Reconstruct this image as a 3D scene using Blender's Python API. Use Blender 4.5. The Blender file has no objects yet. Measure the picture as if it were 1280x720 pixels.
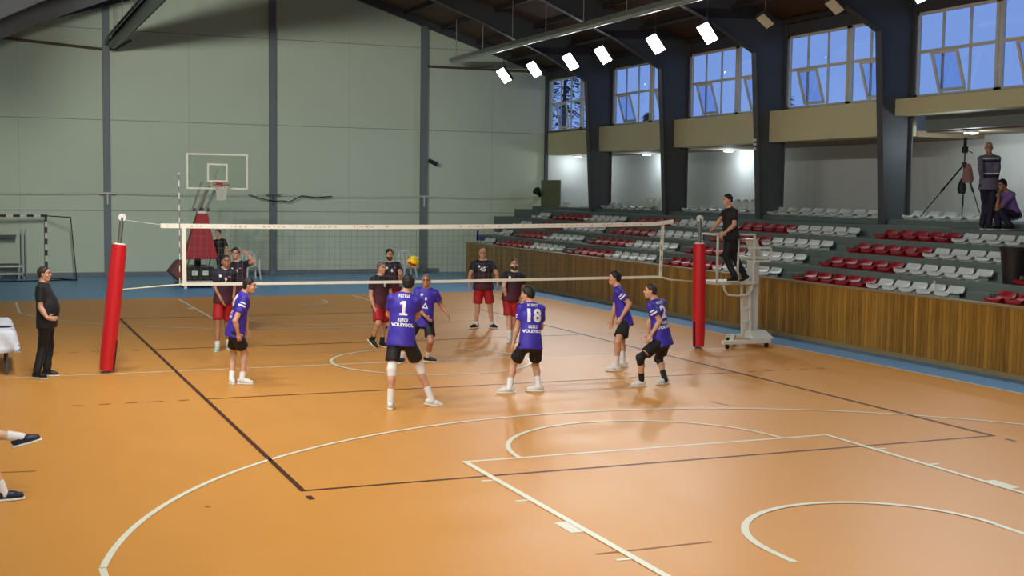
import bpy, bmesh, math, random
import numpy as np
from mathutils import Vector, Matrix
from mathutils.bvhtree import BVHTree
random.seed(7)
sc = bpy.context.scene
col = sc.collection
PI = math.pi
V = lambda *a: np.array(a, float)

# ------------------------------------------------------------------ camera
CAM = V(-7.44, -21.42, 3.03)
YAW, PITCH, ROLL, FPX = .3973, -.0753, .0128, 1589.8
FW = V(math.sin(YAW)*math.cos(PITCH), math.cos(YAW)*math.cos(PITCH), math.sin(PITCH))
_r = V(math.cos(YAW), -math.sin(YAW), 0)
_u = np.cross(_r, FW)
RT = _r*math.cos(ROLL) + _u*math.sin(ROLL)
UP = -_r*math.sin(ROLL) + _u*math.cos(ROLL)
FH = V(math.sin(YAW), math.cos(YAW), 0)
cd = bpy.data.cameras.new('camera')
cam = bpy.data.objects.new('camera', cd)
col.objects.link(cam)
cd.sensor_width = 36
cd.lens = FPX/1280*36
cd.clip_end = 400
M = Matrix(((RT[0], UP[0], -FW[0], CAM[0]), (RT[1], UP[1], -FW[1], CAM[1]), (RT[2], UP[2], -FW[2], CAM[2]), (0, 0, 0, 1)))
cam.matrix_world = M
sc.camera = cam

def ray(x, y):
    return FW + RT*(x-640)/FPX - UP*(y-360)/FPX
def atz(x, y, z):
    d = ray(x, y)
    return CAM + d*((z-CAM[2])/d[2])
def atax(x, y, ax, c):
    d = ray(x, y)
    return CAM + d*((c-CAM[ax])/d[ax])
def depth(p):
    return float((np.array(p)-CAM) @ FH)
def atd(x, y, D):
    d = ray(x, y)
    return CAM + d*(D/float(d @ FH))

# ------------------------------------------------------------------ materials
def lin(c):
    return tuple(((v/255)/12.92 if v/255 <= .04045 else ((v/255+.055)/1.055)**2.4) for v in c)
MATS = {}
def mat(name, rgb, rough=.6, metal=0, var=0, scale=6, bump=0, spec=.5, coat=0):
    if name in MATS: return MATS[name]
    m = bpy.data.materials.new(name)
    m.use_nodes = True
    nt = m.node_tree
    b = nt.nodes['Principled BSDF']
    c = lin(rgb)
    b.inputs['Base Color'].default_value = (*c, 1)
    b.inputs['Roughness'].default_value = rough
    b.inputs['Metallic'].default_value = metal
    b.inputs['Specular IOR Level'].default_value = spec
    b.inputs['Coat Weight'].default_value = coat
    tc = nt.nodes.new('ShaderNodeTexCoord')
    no = nt.nodes.new('ShaderNodeTexNoise')
    no.inputs['Scale'].default_value = scale
    no.inputs['Detail'].default_value = 4
    nt.links.new(tc.outputs['Object'], no.inputs['Vector'])
    if var:
        mx = nt.nodes.new('ShaderNodeMix'); mx.data_type = 'RGBA'
        mx.inputs['A'].default_value = (*[v*(1-var) for v in c], 1)
        mx.inputs['B'].default_value = (*[min(1, v*(1+var)) for v in c], 1)
        nt.links.new(no.outputs['Fac'], mx.inputs['Factor'])
        nt.links.new(mx.outputs['Result'], b.inputs['Base Color'])
    if bump:
        bp = nt.nodes.new('ShaderNodeBump')
        bp.inputs['Strength'].default_value = bump
        bp.inputs['Distance'].default_value = .02
        nt.links.new(no.outputs['Fac'], bp.inputs['Height'])
        nt.links.new(bp.outputs['Normal'], b.inputs['Normal'])
    MATS[name] = m
    return m
def emit(name, rgb, s):
    m = bpy.data.materials.new(name); m.use_nodes = True
    b = m.node_tree.nodes['Principled BSDF']
    b.inputs['Base Color'].default_value = (*lin(rgb), 1)
    b.inputs['Emission Color'].default_value = (*lin(rgb), 1)
    b.inputs['Emission Strength'].default_value = s
    MATS[name] = m
    return m
def glass(name, rgb, fac, rough=.02):
    m = bpy.data.materials.new(name); m.use_nodes = True
    nt = m.node_tree; nt.nodes.clear()
    o = nt.nodes.new('ShaderNodeOutputMaterial')
    t = nt.nodes.new('ShaderNodeBsdfTransparent'); t.inputs[0].default_value = (*lin(rgb), 1)
    g = nt.nodes.new('ShaderNodeBsdfGlossy'); g.inputs['Roughness'].default_value = rough
    x = nt.nodes.new('ShaderNodeMixShader'); x.inputs[0].default_value = fac
    nt.links.new(t.outputs[0], x.inputs[1]); nt.links.new(g.outputs[0], x.inputs[2])
    nt.links.new(x.outputs[0], o.inputs[0])
    MATS[name] = m
    return m

def floor_mat(name, a, b_, rough):
    m = bpy.data.materials.new(name); m.use_nodes = True
    nt = m.node_tree; b = nt.nodes['Principled BSDF']
    tc = nt.nodes.new('ShaderNodeTexCoord')
    n1 = nt.nodes.new('ShaderNodeTexNoise'); n1.inputs['Scale'].default_value = .35; n1.inputs['Detail'].default_value = 3
    n2 = nt.nodes.new('ShaderNodeTexNoise'); n2.inputs['Scale'].default_value = 3.0; n2.inputs['Detail'].default_value = 6
    mp = nt.nodes.new('ShaderNodeMapping'); mp.inputs['Scale'].default_value = (1, .25, 1)
    nt.links.new(tc.outputs['Object'], mp.inputs['Vector'])
    nt.links.new(mp.outputs[0], n2.inputs['Vector']); nt.links.new(tc.outputs['Object'], n1.inputs['Vector'])
    mm = nt.nodes.new('ShaderNodeMath'); mm.operation = 'MULTIPLY_ADD'; mm.inputs[1].default_value = .5
    nt.links.new(n2.outputs['Fac'], mm.inputs[0])
    m2 = nt.nodes.new('ShaderNodeMath'); m2.operation = 'MULTIPLY'; m2.inputs[1].default_value = .5
    nt.links.new(n1.outputs['Fac'], m2.inputs[0]); nt.links.new(m2.outputs[0], mm.inputs[2])
    mx = nt.nodes.new('ShaderNodeMix'); mx.data_type = 'RGBA'
    mx.inputs['A'].default_value = (*lin(a), 1); mx.inputs['B'].default_value = (*lin(b_), 1)
    nt.links.new(mm.outputs[0], mx.inputs['Factor']); nt.links.new(mx.outputs['Result'], b.inputs['Base Color'])
    rr = nt.nodes.new('ShaderNodeMapRange'); rr.inputs['To Min'].default_value = rough-.06; rr.inputs['To Max'].default_value = rough+.08
    nt.links.new(n2.outputs['Fac'], rr.inputs['Value']); nt.links.new(rr.outputs[0], b.inputs['Roughness'])
    b.inputs['Specular IOR Level'].default_value = .38
    MATS[name] = m
    return m

def plank_mat():
    m = bpy.data.materials.new('barrier_planks'); m.use_nodes = True
    nt = m.node_tree; b = nt.nodes['Principled BSDF']
    tc = nt.nodes.new('ShaderNodeTexCoord'); sp = nt.nodes.new('ShaderNodeSeparateXYZ')
    nt.links.new(tc.outputs['Object'], sp.inputs[0])
    ad = nt.nodes.new('ShaderNodeMath'); ad.operation = 'ADD'
    nt.links.new(sp.outputs['X'], ad.inputs[0]); nt.links.new(sp.outputs['Y'], ad.inputs[1])
    sc_ = nt.nodes.new('ShaderNodeMath'); sc_.operation = 'MULTIPLY'; sc_.inputs[1].default_value = 1/.095
    nt.links.new(ad.outputs[0], sc_.inputs[0])
    fl = nt.nodes.new('ShaderNodeMath'); fl.operation = 'FLOOR'; nt.links.new(sc_.outputs[0], fl.inputs[0])
    fr = nt.nodes.new('ShaderNodeMath'); fr.operation = 'FRACT'; nt.links.new(sc_.outputs[0], fr.inputs[0])
    wn = nt.nodes.new('ShaderNodeTexWhiteNoise'); wn.noise_dimensions = '1D'; nt.links.new(fl.outputs[0], wn.inputs['W'])
    ns = nt.nodes.new('ShaderNodeTexNoise'); ns.inputs['Scale'].default_value = 3; ns.inputs['Detail'].default_value = 5
    mp = nt.nodes.new('ShaderNodeMapping'); mp.inputs['Scale'].default_value = (6, 6, .6)
    nt.links.new(tc.outputs['Object'], mp.inputs['Vector']); nt.links.new(mp.outputs[0], ns.inputs['Vector'])
    mix = nt.nodes.new('ShaderNodeMath'); mix.operation = 'ADD'
    h = nt.nodes.new('ShaderNodeMath'); h.operation = 'MULTIPLY'; h.inputs[1].default_value = .45
    nt.links.new(wn.outputs['Value'], h.inputs[0])
    h2 = nt.nodes.new('ShaderNodeMath'); h2.operation = 'MULTIPLY'; h2.inputs[1].default_value = .75
    nt.links.new(ns.outputs['Fac'], h2.inputs[0])
    nt.links.new(h.outputs[0], mix.inputs[0]); nt.links.new(h2.outputs[0], mix.inputs[1])
    cr = nt.nodes.new('ShaderNodeValToRGB')
    cr.color_ramp.elements[0].position = .15; cr.color_ramp.elements[0].color = (*lin((104, 72, 22)), 1)
    cr.color_ramp.elements[1].position = .95; cr.color_ramp.elements[1].color = (*lin((190, 140, 52)), 1)
    nt.links.new(mix.outputs[0], cr.inputs[0])
    gt = nt.nodes.new('ShaderNodeMath'); gt.operation = 'LESS_THAN'; gt.inputs[1].default_value = .1
    nt.links.new(fr.outputs[0], gt.inputs[0])
    mx = nt.nodes.new('ShaderNodeMix'); mx.data_type = 'RGBA'
    mx.inputs['B'].default_value = (*lin((58, 38, 14)), 1)
    g2 = nt.nodes.new('ShaderNodeMath'); g2.operation = 'MULTIPLY'; g2.inputs[1].default_value = .7
    nt.links.new(gt.outputs[0], g2.inputs[0]); nt.links.new(g2.outputs[0], mx.inputs['Factor'])
    nt.links.new(cr.outputs[0], mx.inputs['A']); nt.links.new(mx.outputs['Result'], b.inputs['Base Color'])
    b.inputs['Roughness'].default_value = .45
    MATS['barrier_planks'] = m
    return m

def gradz_mat(name, lo, hi, z0, z1):
    """shirt dyed from one colour at the hem to another at the chest (object-space height)"""
    m = bpy.data.materials.new(name); m.use_nodes = True
    nt = m.node_tree; b = nt.nodes['Principled BSDF']
    tc = nt.nodes.new('ShaderNodeTexCoord'); sp = nt.nodes.new('ShaderNodeSeparateXYZ')
    nt.links.new(tc.outputs['Object'], sp.inputs[0])
    mr = nt.nodes.new('ShaderNodeMapRange'); mr.inputs['From Min'].default_value = z0; mr.inputs['From Max'].default_value = z1
    nt.links.new(sp.outputs['Z'], mr.inputs['Value'])
    mx = nt.nodes.new('ShaderNodeMix'); mx.data_type = 'RGBA'
    mx.inputs['A'].default_value = (*lin(lo), 1); mx.inputs['B'].default_value = (*lin(hi), 1)
    nt.links.new(mr.outputs[0], mx.inputs['Factor']); nt.links.new(mx.outputs['Result'], b.inputs['Base Color'])
    b.inputs['Roughness'].default_value = .75
    MATS[name] = m
    return m

def wall_mat(name, rgb, px, pz):
    """large concrete-like panels with thin joints; px = joint positions along x, pz along z"""
    m = mat(name, rgb, .75, var=.06, scale=.6)
    return m

# ------------------------------------------------------------------ mesh builder
class MB:
    def __init__(s): s.v = []; s.f = []; s.m = []; s.mi = 0
    def add(s, vs, fs):
        n = len(s.v); s.v += [tuple(map(float, p)) for p in vs]
        s.f += [tuple(i+n for i in f) for f in fs]; s.m += [s.mi]*len(fs); return s
    def box(s, x0, x1, y0, y1, z0, z1):
        vs = [(x, y, z) for x in (x0, x1) for y in (y0, y1) for z in (z0, z1)]
        return s.add(vs, [(0, 1, 3, 2), (4, 6, 7, 5), (0, 4, 5, 1), (2, 3, 7, 6), (0, 2, 6, 4), (1, 5, 7, 3)])
    def obox(s, c, ax, ay, az, hx, hy, hz):
        c, ax, ay, az = map(np.array, (c, ax, ay, az))
        vs = [c+ax*hx*i+ay*hy*j+az*hz*k for i in (-1, 1) for j in (-1, 1) for k in (-1, 1)]
        return s.add(vs, [(0, 1, 3, 2), (4, 6, 7, 5), (0, 4, 5, 1), (2, 3, 7, 6), (0, 2, 6, 4), (1, 5, 7, 3)])
    def bar(s, a, b, w, h=None, up=(0, 0, 1)):
        h = h or w; a, b = np.array(a, float), np.array(b, float)
        d = b-a; L = np.linalg.norm(d); d /= L; up = np.array(up, float)
        if abs(d @ up) > .98: up = V(1, 0, 0)
        x = np.cross(d, up); x /= np.linalg.norm(x); y = np.cross(x, d)
        return s.obox((a+b)/2, x, d, y, w/2, L/2, h/2)
    def tube(s, pts, r, n=10, cap=True):
        pts = [np.array(p, float) for p in pts]
        rs = r if isinstance(r, (list, tuple)) else [r]*len(pts)
        rings = []; x = None
        for i, p in enumerate(pts):
            d = (pts[min(i+1, len(pts)-1)]-pts[max(i-1, 0)]); d /= np.linalg.norm(d)+1e-12
            if x is None:
                a = V(0, 0, 1) if abs(d[2]) < .9 else V(1, 0, 0); x = np.cross(d, a)
            x = x-d*(x @ d); x /= np.linalg.norm(x); y = np.cross(d, x)
            rings.append([p+(x*math.cos(t)+y*math.sin(t))*rs[i] for t in np.linspace(0, 2*PI, n, endpoint=False)])
        vs = [q for ring in rings for q in ring]; fs = []
        for i in range(len(pts)-1):
            for j in range(n):
                k = (j+1) % n; fs.append((i*n+j, i*n+k, (i+1)*n+k, (i+1)*n+j))
        if cap: fs += [tuple(range(n))[::-1], tuple(range((len(pts)-1)*n, len(pts)*n))]
        return s.add(vs, fs)
    def poly(s, pts, t):
        """extrude polygon pts by vector t"""
        pts = [np.array(p, float) for p in pts]; t = np.array(t, float); n = len(pts)
        vs = pts+[p+t for p in pts]
        return s.add(vs, [tuple(range(n))[::-1], tuple(range(n, 2*n))]+[(i, (i+1) % n, n+(i+1) % n, n+i) for i in range(n)])
    def quad(s, a, b, c, d): return s.add([a, b, c, d], [(0, 1, 2, 3)])
    def build(s, name, mats, parent=None, smooth=False, bevel=0, fix=True):
        me = bpy.data.meshes.new(name)
        me.from_pydata(s.v, [], s.f)
        mats = mats if isinstance(mats, list) else [mats]
        for m in mats: me.materials.append(MATS[m] if isinstance(m, str) else m)
        if len(mats) > 1: me.polygons.foreach_set('material_index', s.m)
        if fix:
            bm = bmesh.new(); bm.from_mesh(me); bmesh.ops.recalc_face_normals(bm, faces=bm.faces); bm.to_mesh(me); bm.free()
        if smooth:
            me.shade_smooth()
            if smooth == 'a': me.set_sharp_from_angle(angle=.7)
        o = bpy.data.objects.new(name, me); col.objects.link(o)
        if parent: o.parent = parent
        if bevel:
            md = o.modifiers.new('bevel', 'BEVEL'); md.width = bevel; md.segments = 2; md.limit_method = 'ANGLE'
        return o
def empty(name, loc=(0, 0, 0), parent=None):
    o = bpy.data.objects.new(name, None); col.objects.link(o); o.location = loc; o.empty_display_size = .1
    if parent: o.parent = parent
    return o
def tag(o, label=None, cat=None, group=None, kind=None):
    for k, v in (('label', label), ('category', cat), ('group', group), ('kind', kind)):
        if v: o[k] = v
    return o
def rel(p, loc): return V(*p)-np.array(loc, float)

# ------------------------------------------------------------------ material list
floor_mat('floor_orange', (202, 139, 62), (216, 153, 75), .43)
floor_mat('floor_blue', (94, 152, 198), (106, 162, 206), .38)
mat('line_white', (226, 226, 204), .45, var=.08, scale=3)
mat('line_brown', (74, 38, 22), .5, var=.15, scale=3)
mat('line_faint', (150, 92, 50), .5, var=.1)
mat('wall_green', (204, 218, 194), .7, var=.05, scale=.5)
mat('wall_joint', (150, 158, 140), .8)
mat('wall_seam', (186, 198, 176), .8)
mat('wall_cream', (206, 202, 160), .7, var=.04, scale=.8)
mat('wall_white', (206, 208, 202), .7, var=.05, scale=.7)
mat('soffit_brown', (150, 132, 104), .8, var=.06, scale=1)
mat('olive_board', (112, 118, 84), .7, var=.05)
mat('steel_dark', (74, 77, 80), .55, var=.12, scale=2)
mat('steel_blue', (116, 124, 130), .55, var=.1, scale=2)
mat('deck_brown', (92, 70, 50), .8, var=.25, scale=1.2)
mat('purlin', (58, 52, 48), .6)
mat('concrete', (104, 118, 114), .8, var=.12, scale=1.5)
mat('beam_grey', (112, 118, 118), .7, var=.05)
plank_mat()
mat('rail_wood', (150, 130, 92), .5, var=.1)
mat('seat_red', (150, 16, 30), .42, var=.12, scale=2)
mat('seat_white', (205, 212, 208), .4, var=.06, scale=2)
mat('duct', (168, 178, 168), .35, metal=.35, var=.2, scale=3)
mat('duct_dark', (70, 78, 74), .4, metal=.6, var=.2, scale=3)
mat('rod', (140, 140, 128), .5, metal=.4)
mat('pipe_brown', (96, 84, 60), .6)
mat('win_frame', (222, 222, 210), .5)
mat('lamp_cream', (214, 206, 176), .5)
mat('black', (16, 17, 20), .5, var=.1)
mat('rubber', (22, 22, 24), .7)
mat('pad_red', (196, 22, 34), .42, var=.08, scale=3, coat=.15)
mat('pad_red_dull', (160, 34, 42), .55, var=.08, scale=3)
mat('pad_maroon', (112, 62, 58), .6, var=.1)
mat('paint_white', (214, 216, 208), .4, var=.04)
mat('paint_cream', (206, 204, 178), .45, var=.05)
mat('metal_grey', (120, 124, 122), .4, metal=.6)
mat('net_thread', (84, 92, 84), .8)
mat('tape_white', (222, 220, 205), .6, var=.06, scale=8)
mat('print_red', (204, 150, 132), .6)
mat('ball_yellow', (240, 205, 20), .45)
mat('ball_red', (150, 38, 20), .45)
mat('skin_tan', (200, 150, 120), .5, var=.06, scale=10)
mat('skin_dark', (168, 118, 92), .5, var=.06, scale=10)
mat('skin_pale', (212, 168, 138), .5, var=.06, scale=10)
mat('hair_black', (20, 17, 16), .6, var=.2, scale=40, bump=.5)
mat('hair_brown', (52, 38, 28), .6, var=.2, scale=40, bump=.5)
mat('hair_grey', (98, 92, 86), .6, var=.25, scale=40, bump=.5)
mat('eye', (22, 18, 16), .3)
mat('jersey_blue', (56, 40, 160), .6, var=.1, scale=5)
mat('shorts_black', (16, 15, 18), .7, var=.1)
mat('shorts_red', (168, 18, 30), .65, var=.08)
mat('cloth_black', (17, 17, 22), .75, var=.15, scale=5)
mat('cloth_navy', (26, 26, 48), .75, var=.15, scale=5)
mat('sock_white', (226, 224, 222), .7)
mat('sock_black', (18, 18, 20), .7)
mat('shoe_white', (222, 224, 220), .5, var=.05, scale=12)
mat('shoe_black', (18, 18, 22), .5, var=.1)
mat('shoe_navy', (26, 32, 58), .5, var=.1)
mat('shoe_mint', (168, 214, 196), .5, var=.05)
mat('print_white', (232, 232, 236), .6)
mat('print_pink', (220, 96, 120), .6)
mat('lilac', (128, 96, 164), .7, var=.1)
mat('sweater', (100, 95, 114), .8, var=.1, scale=20)
mat('bag_pink', (150, 104, 100), .7, var=.2)
mat('table_cloth', (222, 228, 238), .7, var=.04)
mat('paper_blue', (26, 30, 86), .6)
mat('plastic_white', (216, 222, 214), .4)
mat('board_blue', (64, 84, 128), .6)
mat('leaf', (22, 44, 52), .8, var=.3)
mat('bark', (42, 34, 30), .9)
emit('lamp_face', (240, 240, 255), 26)
emit('lamp_small', (225, 240, 255), 14)
glass('pane_glass', (238, 244, 255), .07)
glass('backboard_glass', (250, 253, 250), .06)

GB = 10.45     # half distance between the outer column planes
XM = 2.2       # ridge line of the hall
XW = 12.89     # plane of the upper wall on the right
XL = 2*XM-XW   # left wall
YB = 23.7      # far wall
YF = -25.0     # wall behind the camera

# ------------------------------------------------------------------ floor with painted courts
fl = MB()
Z1, Z2 = .003, .006
fl.mi = 0; fl.box(-7.55, 7.52, -14.5, 14.5, -.05, 0)
fl.mi = 1
fl.box(7.52, 8.75, YF, YB, -.05, 0); fl.box(XL, -7.55, YF, YB, -.05, 0)
fl.box(-7.55, 7.52, 14.5, YB, -.05, 0); fl.box(-7.55, 7.52, YF, -14.5, -.05, 0)
fl.box(8.75, 10.7, 20.6, YB, -.05, 0)
def line(a, b, w, mi, z=Z1):
    fl.mi = mi; a = np.array(a, float); b = np.array(b, float); d = b-a; d /= np.linalg.norm(d); n = V(-d[1], d[0])*w/2
    fl.quad((*(a-n), z), (*(b-n), z), (*(b+n), z), (*(a+n), z))
def arc(cx, cy, r, a0, a1, w, mi, z=Z1, n=64):
    fl.mi = mi
    A = np.radians(np.linspace(a0, a1, n))
    for p, q in zip(A[:-1], A[1:]):
        P = [(cx+rr*math.cos(t), cy+rr*math.sin(t), z) for rr, t in ((r-w/2, p), (r+w/2, p), (r+w/2, q), (r-w/2, q))]
        fl.quad(*P)
W, B, Fz = 2, 3, 4
line((-7.5, 0), (7.5, 0), .05, W)
arc(0, 0, 1.78, 0, 360, .06, W, z=Z2)
line((7.5, -14.4), (7.5, 14.4), .05, W); line((-7.5, -14.4), (-7.5, 14.4), .05, W)
for s in (-1, 1):
    line((-2.48, s*8.225), (2.45, s*8.225), .06, W)
    for x in (-2.45, 2.45): line((x, s*8.2), (x, s*14), .07, W, Z2)
    arc(0, s*8.225, 1.78, 0 if s < 0 else 180, 180 if s < 0 else 360, .06, W, z=Z2)
    a = math.degrees(math.asin(1.415/6.725))
    arc(0, s*12.425, 6.725, (a, 180-a)[0] if s < 0 else 180+a, 180-a if s < 0 else 360-a, .06, W, z=Z2, n=110)
    for x in (-6.58, 6.58): line((x, s*11.01), (x, s*14.0), .06, W)
    arc(0, s*12.425, 1.25, 0 if s < 0 else 180, 180 if s < 0 else 360, .07, W, z=Z2)
    for x in (-1.25, 1.25): line((x, s*12.425), (x, s*12.8), .07, W)
    for sx in (-1, 1):
        for y in (9.18, 10.1, 12.24): line((sx*2.45, s*y), (sx*2.62, s*y), .05, W)
        line((sx*2.54, s*10.97), (sx*2.54, s*11.35), .14, W)
    line((-4.5, s*8.975), (4.5, s*8.975), .05, B); line((-4.5, s*3), (4.5, s*3), .05, B)
    for sx in (-1, 1):
        line((sx*4.475, s*9.2), (sx*4.475, s*9.36), .06, B)
        for k in range(5): line((sx*(4.7+k*.36), s*3), (sx*(4.86+k*.36), s*3), .05, Fz)
for x in (-4.475, 4.475): line((x, -9), (x, 9), .055, B, Z2)
line((-2.7, -12.02), (-1.57, -12.02), .03, Fz); line((2.42, -5.5), (2.49, -5.89), .05, Fz)
line((-7.3, -7.1), (-6.92, -7.15), .03, Fz)  # thin streak of shade painted into the floor, not a court marking
arc(0, -12.425, 6.3, 150, 150.5, .05, Fz)
floor = fl.build('floor', ['floor_orange', 'floor_blue', 'line_white', 'line_brown', 'line_faint'])
tag(floor, kind='structure')

# ------------------------------------------------------------------ walls and roof
def zr(x): return 11.10-.312*abs(x-XM)       # underside of roof deck
w = MB()
w.poly([(XL-.2, YB, 0), (15.3, YB, 0), (15.3, YB, 4.8), (XW+.2, YB, 4.8), (XW+.2, YB, zr(XW)+.3), (XM, YB, zr(XM)+.3), (XL-.2, YB, zr(XL)+.3)], (0, .25, 0))
w.mi = 1
for z in (2.23, 5.28, 8.3): w.box(XL, XW, YB-.004, YB, z-.012, z+.012)
for x in (-6.18, -.68, 5.0, 10.6): w.mi = 3; w.box(x-.008, x+.008, YB-.004, YB, 0, 8.6)
w.mi = 2; w.box(XW+.05, 15.15, YB-.01, YB, 2.4, 4.6)
o = w.build('wall_back', ['wall_green', 'wall_joint', 'wall_white', 'wall_seam']); tag(o, kind='structure')
w = MB(); w.poly([(XL-.2, YF-.25, 0), (16, YF-.25, 0), (16, YF-.25, 7), (XW, YF-.25, zr(XW)+.3), (XM, YF-.25, zr(XM)+.3), (XL-.2, YF-.25, zr(XL)+.3)], (0, .25, 0))
o = w.build('wall_front', 'wall_green'); tag(o, kind='structure')
w = MB(); w.box(XL-.2, XL, YF, YB, 0, zr(XL)+.3); o = w.build('wall_left', 'wall_green'); tag(o, kind='structure')
w = MB(); w.box(-6.8, 8.5, YB-.03, YB-.005, 0, .14); o = w.build('baseboard_back', 'steel_blue'); tag(o, kind='structure')
# roof deck
w = MB()
for s in (-1, 1):
    xe = XM+s*11.6
    w.poly([(XM, YF, zr(XM)), (xe, YF, zr(xe)), (xe, YF, zr(xe)+.15), (XM, YF, zr(XM)+.15)], (0, YB-YF+.2, 0))
o = w.build('ceiling', 'deck_brown'); tag(o, kind='structure')
n = 0
for s in (-1, 1):
    for k in range(8):
        x = XM+s*(.6+k*1.42); n += 1
        w = MB(); w.box(x-.035, x+.035, YF+.01, YB-.01, zr(x)-.17, zr(x)-.012)
        o = w.build('trim_%d' % n, 'purlin'); tag(o, kind='structure')

# right wall: cream upstand, recess behind, platform
YS = [YB-.02, 18.3, 13.15, 8.0, 2.85, -2.3, -7.45, -12.6, -17.75, -22.9]
zsill, ztop = 5.37, 7.33
w = MB()
w.mi = 0
for ya, yb in zip(YS[1:5], [YB]+YS[1:4]): w.box(12.86 if yb == YB else 12.42, XW+.2, ya+.014, yb-.014, 4.47, 5.31)
for ya, yb in zip(YS[5:], YS[4:-1]): w.box(12.42, XW+.2, ya+.014, yb-.014, 4.93, 5.31)
w.mi = 1
w.box(XW+.3, XW+.5, -25, 2.7, 4.6, 5.0)
w.mi = 3
w.box(XW, XW+.2, YF, YB, ztop, zr(XW)+.25)
w.box(XW, XW+.2, YF, YB, 5.30, zsill)
w.mi = 2
w.box(15.15, 15.3, YF, YB, 2.0, 5.2)
o = w.build('wall_right', ['wall_cream', 'beam_grey', 'wall_white', 'steel_dark']); tag(o, kind='structure')
w = MB(); w.box(XW+.2, 15.15, 2.85, YB, 4.46, 4.6); w.box(XW+.5, 15.15, YF, 2.85, 4.56, 4.7)
o = w.build('ceiling_recess', 'soffit_brown'); tag(o, kind='structure')

# stand
w = MB()
zs = [1.2, 1.5, 1.8, 2.1, 2.38]; xs = [8.72, 9.25, 9.97, 10.70, 11.55, 12.3]
YE = 20.75
for i in range(5): w.box(xs[i], xs[i+1], YF+.01, YE if i < 3 else YB-.01, 0, zs[i])
w.box(12.3, 15.14, YF+.01, YB-.01, 0, 2.5)
for ys in (13.35, 7.62, 1.9, -3.8, -9.5):      # half steps in the aisles
    for i in range(1, 4): w.box(xs[i]-.3, xs[i], ys-.38+.1, ys+.28, 0, zs[i]-.15)
o = w.build('spectator_stand', 'concrete'); tag(o, 'grey concrete stepped spectator stand rising behind the wooden barrier', 'stand')
# barrier
w = MB(); w.box(8.58, 8.70, YF, 21.04, 0, 1.19); w.box(8.70, 10.2, 20.92, 21.04, 0, 1.19)
bar = w.build('wooden_barrier', 'barrier_planks')
w = MB(); w.box(8.55, 8.74, YF, 21.07, 1.19, 1.225); w.box(8.74, 10.2, 20.9, 21.07, 1.19, 1.225); w.build('top_rail', 'rail_wood', bar)
w = MB(); w.box(8.555, 8.58, YF, 21.04, 0, .09); w.build('kick_board', 'rail_wood', bar)
tag(bar, 'long barrier of varnished vertical wooden planks along the front of the stand', 'barrier')

# ------------------------------------------------------------------ steel portal frames
def frame(i, yf):
    gable = i == 0
    t = .11
    names = ['at the far wall', 'second from the far wall, by the first white-lit bay', 'third from the far wall', 'fourth from the far wall, behind the umpire', 'nearest in view, beside the tripod bay', 'just right of the view', 'a', 'b', 'c', 'd']
    r = empty('portal_frame', (XM, yf, 0))
    for s in (1, -1):
        X = lambda x: (x-XM)*s
        if gable:
            inner = [(XW-.08, 2.2), (XW-.10, 7.35)]
            low = [(XW-.10, 7.35), (XM, zr(XM)-.27)]
            zb = 2.38
        else:
            inner = [(12.16, 2.1 if s > 0 else 0), (12.02, 4.64), (11.88, 6.86)]
            low = [(11.88, 6.86), (10.25, 7.70), (8.0, 8.62), (6.4, 9.2), (XM, 10.5)]
        zb = 0.02 if s < 0 else 2.1
        w = MB()
        if gable:
            w.box(*(sorted((X(XW-.13), X(XW-.01)))), -.12, .0, 2.12 if s > 0 else 0.02, zr(XW)-.02)
            w.build('column', 'steel_dark', r)
            w = MB(); w.poly([(X(XW-.02), -.14, 7.45), (X(XM), -.14, zr(XM)-.27), (X(XM), -.14, zr(XM)-.01), (X(XW-.02), -.14, zr(XW-.02)-.01)], (0, .13, 0))
            w.build('rafter', 'steel_dark', r)
            continue
        xo = XW-.02
        # web
        w.poly([(X(12.16), -.012, zb), (X(12.02), -.012, 4.64), (X(11.88), -.012, 6.86), (X(xo), -.012, 6.86), (X(xo), -.012, zb)], (0, .024, 0))
        w.poly([(X(11.88), -.012, 6.86), (X(11.88), -.012, zr(11.88)-.01), (X(xo), -.012, zr(xo)-.01), (X(xo), -.012, 6.86)], (0, .024, 0))
        # flanges
        for a, b in (((12.16, zb), (12.02, 4.64)), ((12.02, 4.64), (11.88, 6.86)), ((xo, zb), (xo, zr(xo)-.03))):
            w.bar((X(a[0]), 0, a[1]), (X(b[0]), 0, b[1]), .02*1.5, 2*t, up=(0, 1, 0))
        w.bar((X(xo-.4), 0, 4.42), (X(xo), 0, 4.42), .02, 2*t, up=(0, 1, 0)) if False else None
        w.build('column', 'steel_dark', r)
        w = MB()
        for (a, b) in zip(low[:-1], low[1:]):
            w.poly([(X(a[0]), -.012, a[1]), (X(b[0]), -.012, b[1]), (X(b[0]), -.012, zr(b[0])-.01), (X(a[0]), -.012, zr(a[0])-.01)], (0, .024, 0))
            w.bar((X(a[0]), 0, a[1]), (X(b[0]), 0, b[1]), 2*t, .03)
            w.bar((X(a[0]), 0, zr(a[0])-.03), (X(b[0]), 0, zr(b[0])-.03), 2*t, .03)
        w.build('rafter', 'steel_dark', r)
    place = ['against the far end wall of the hall', 'second from the far end wall', 'third from the far end wall, left of the umpire',
             'fourth from the far end wall, right behind the umpire', 'fifth from the far end wall, beside the camera tripod', 'sixth from the far end wall',
             'seventh from the far end wall', 'eighth from the far end wall', 'ninth from the far end wall', 'nearest the wall behind the viewpoint'][i]
    tag(r, 'dark grey steel roof frame, '+place, 'steel frame', 'steel portal frames carrying the roof')
for i, y in enumerate(YS): frame(i, y)

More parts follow.
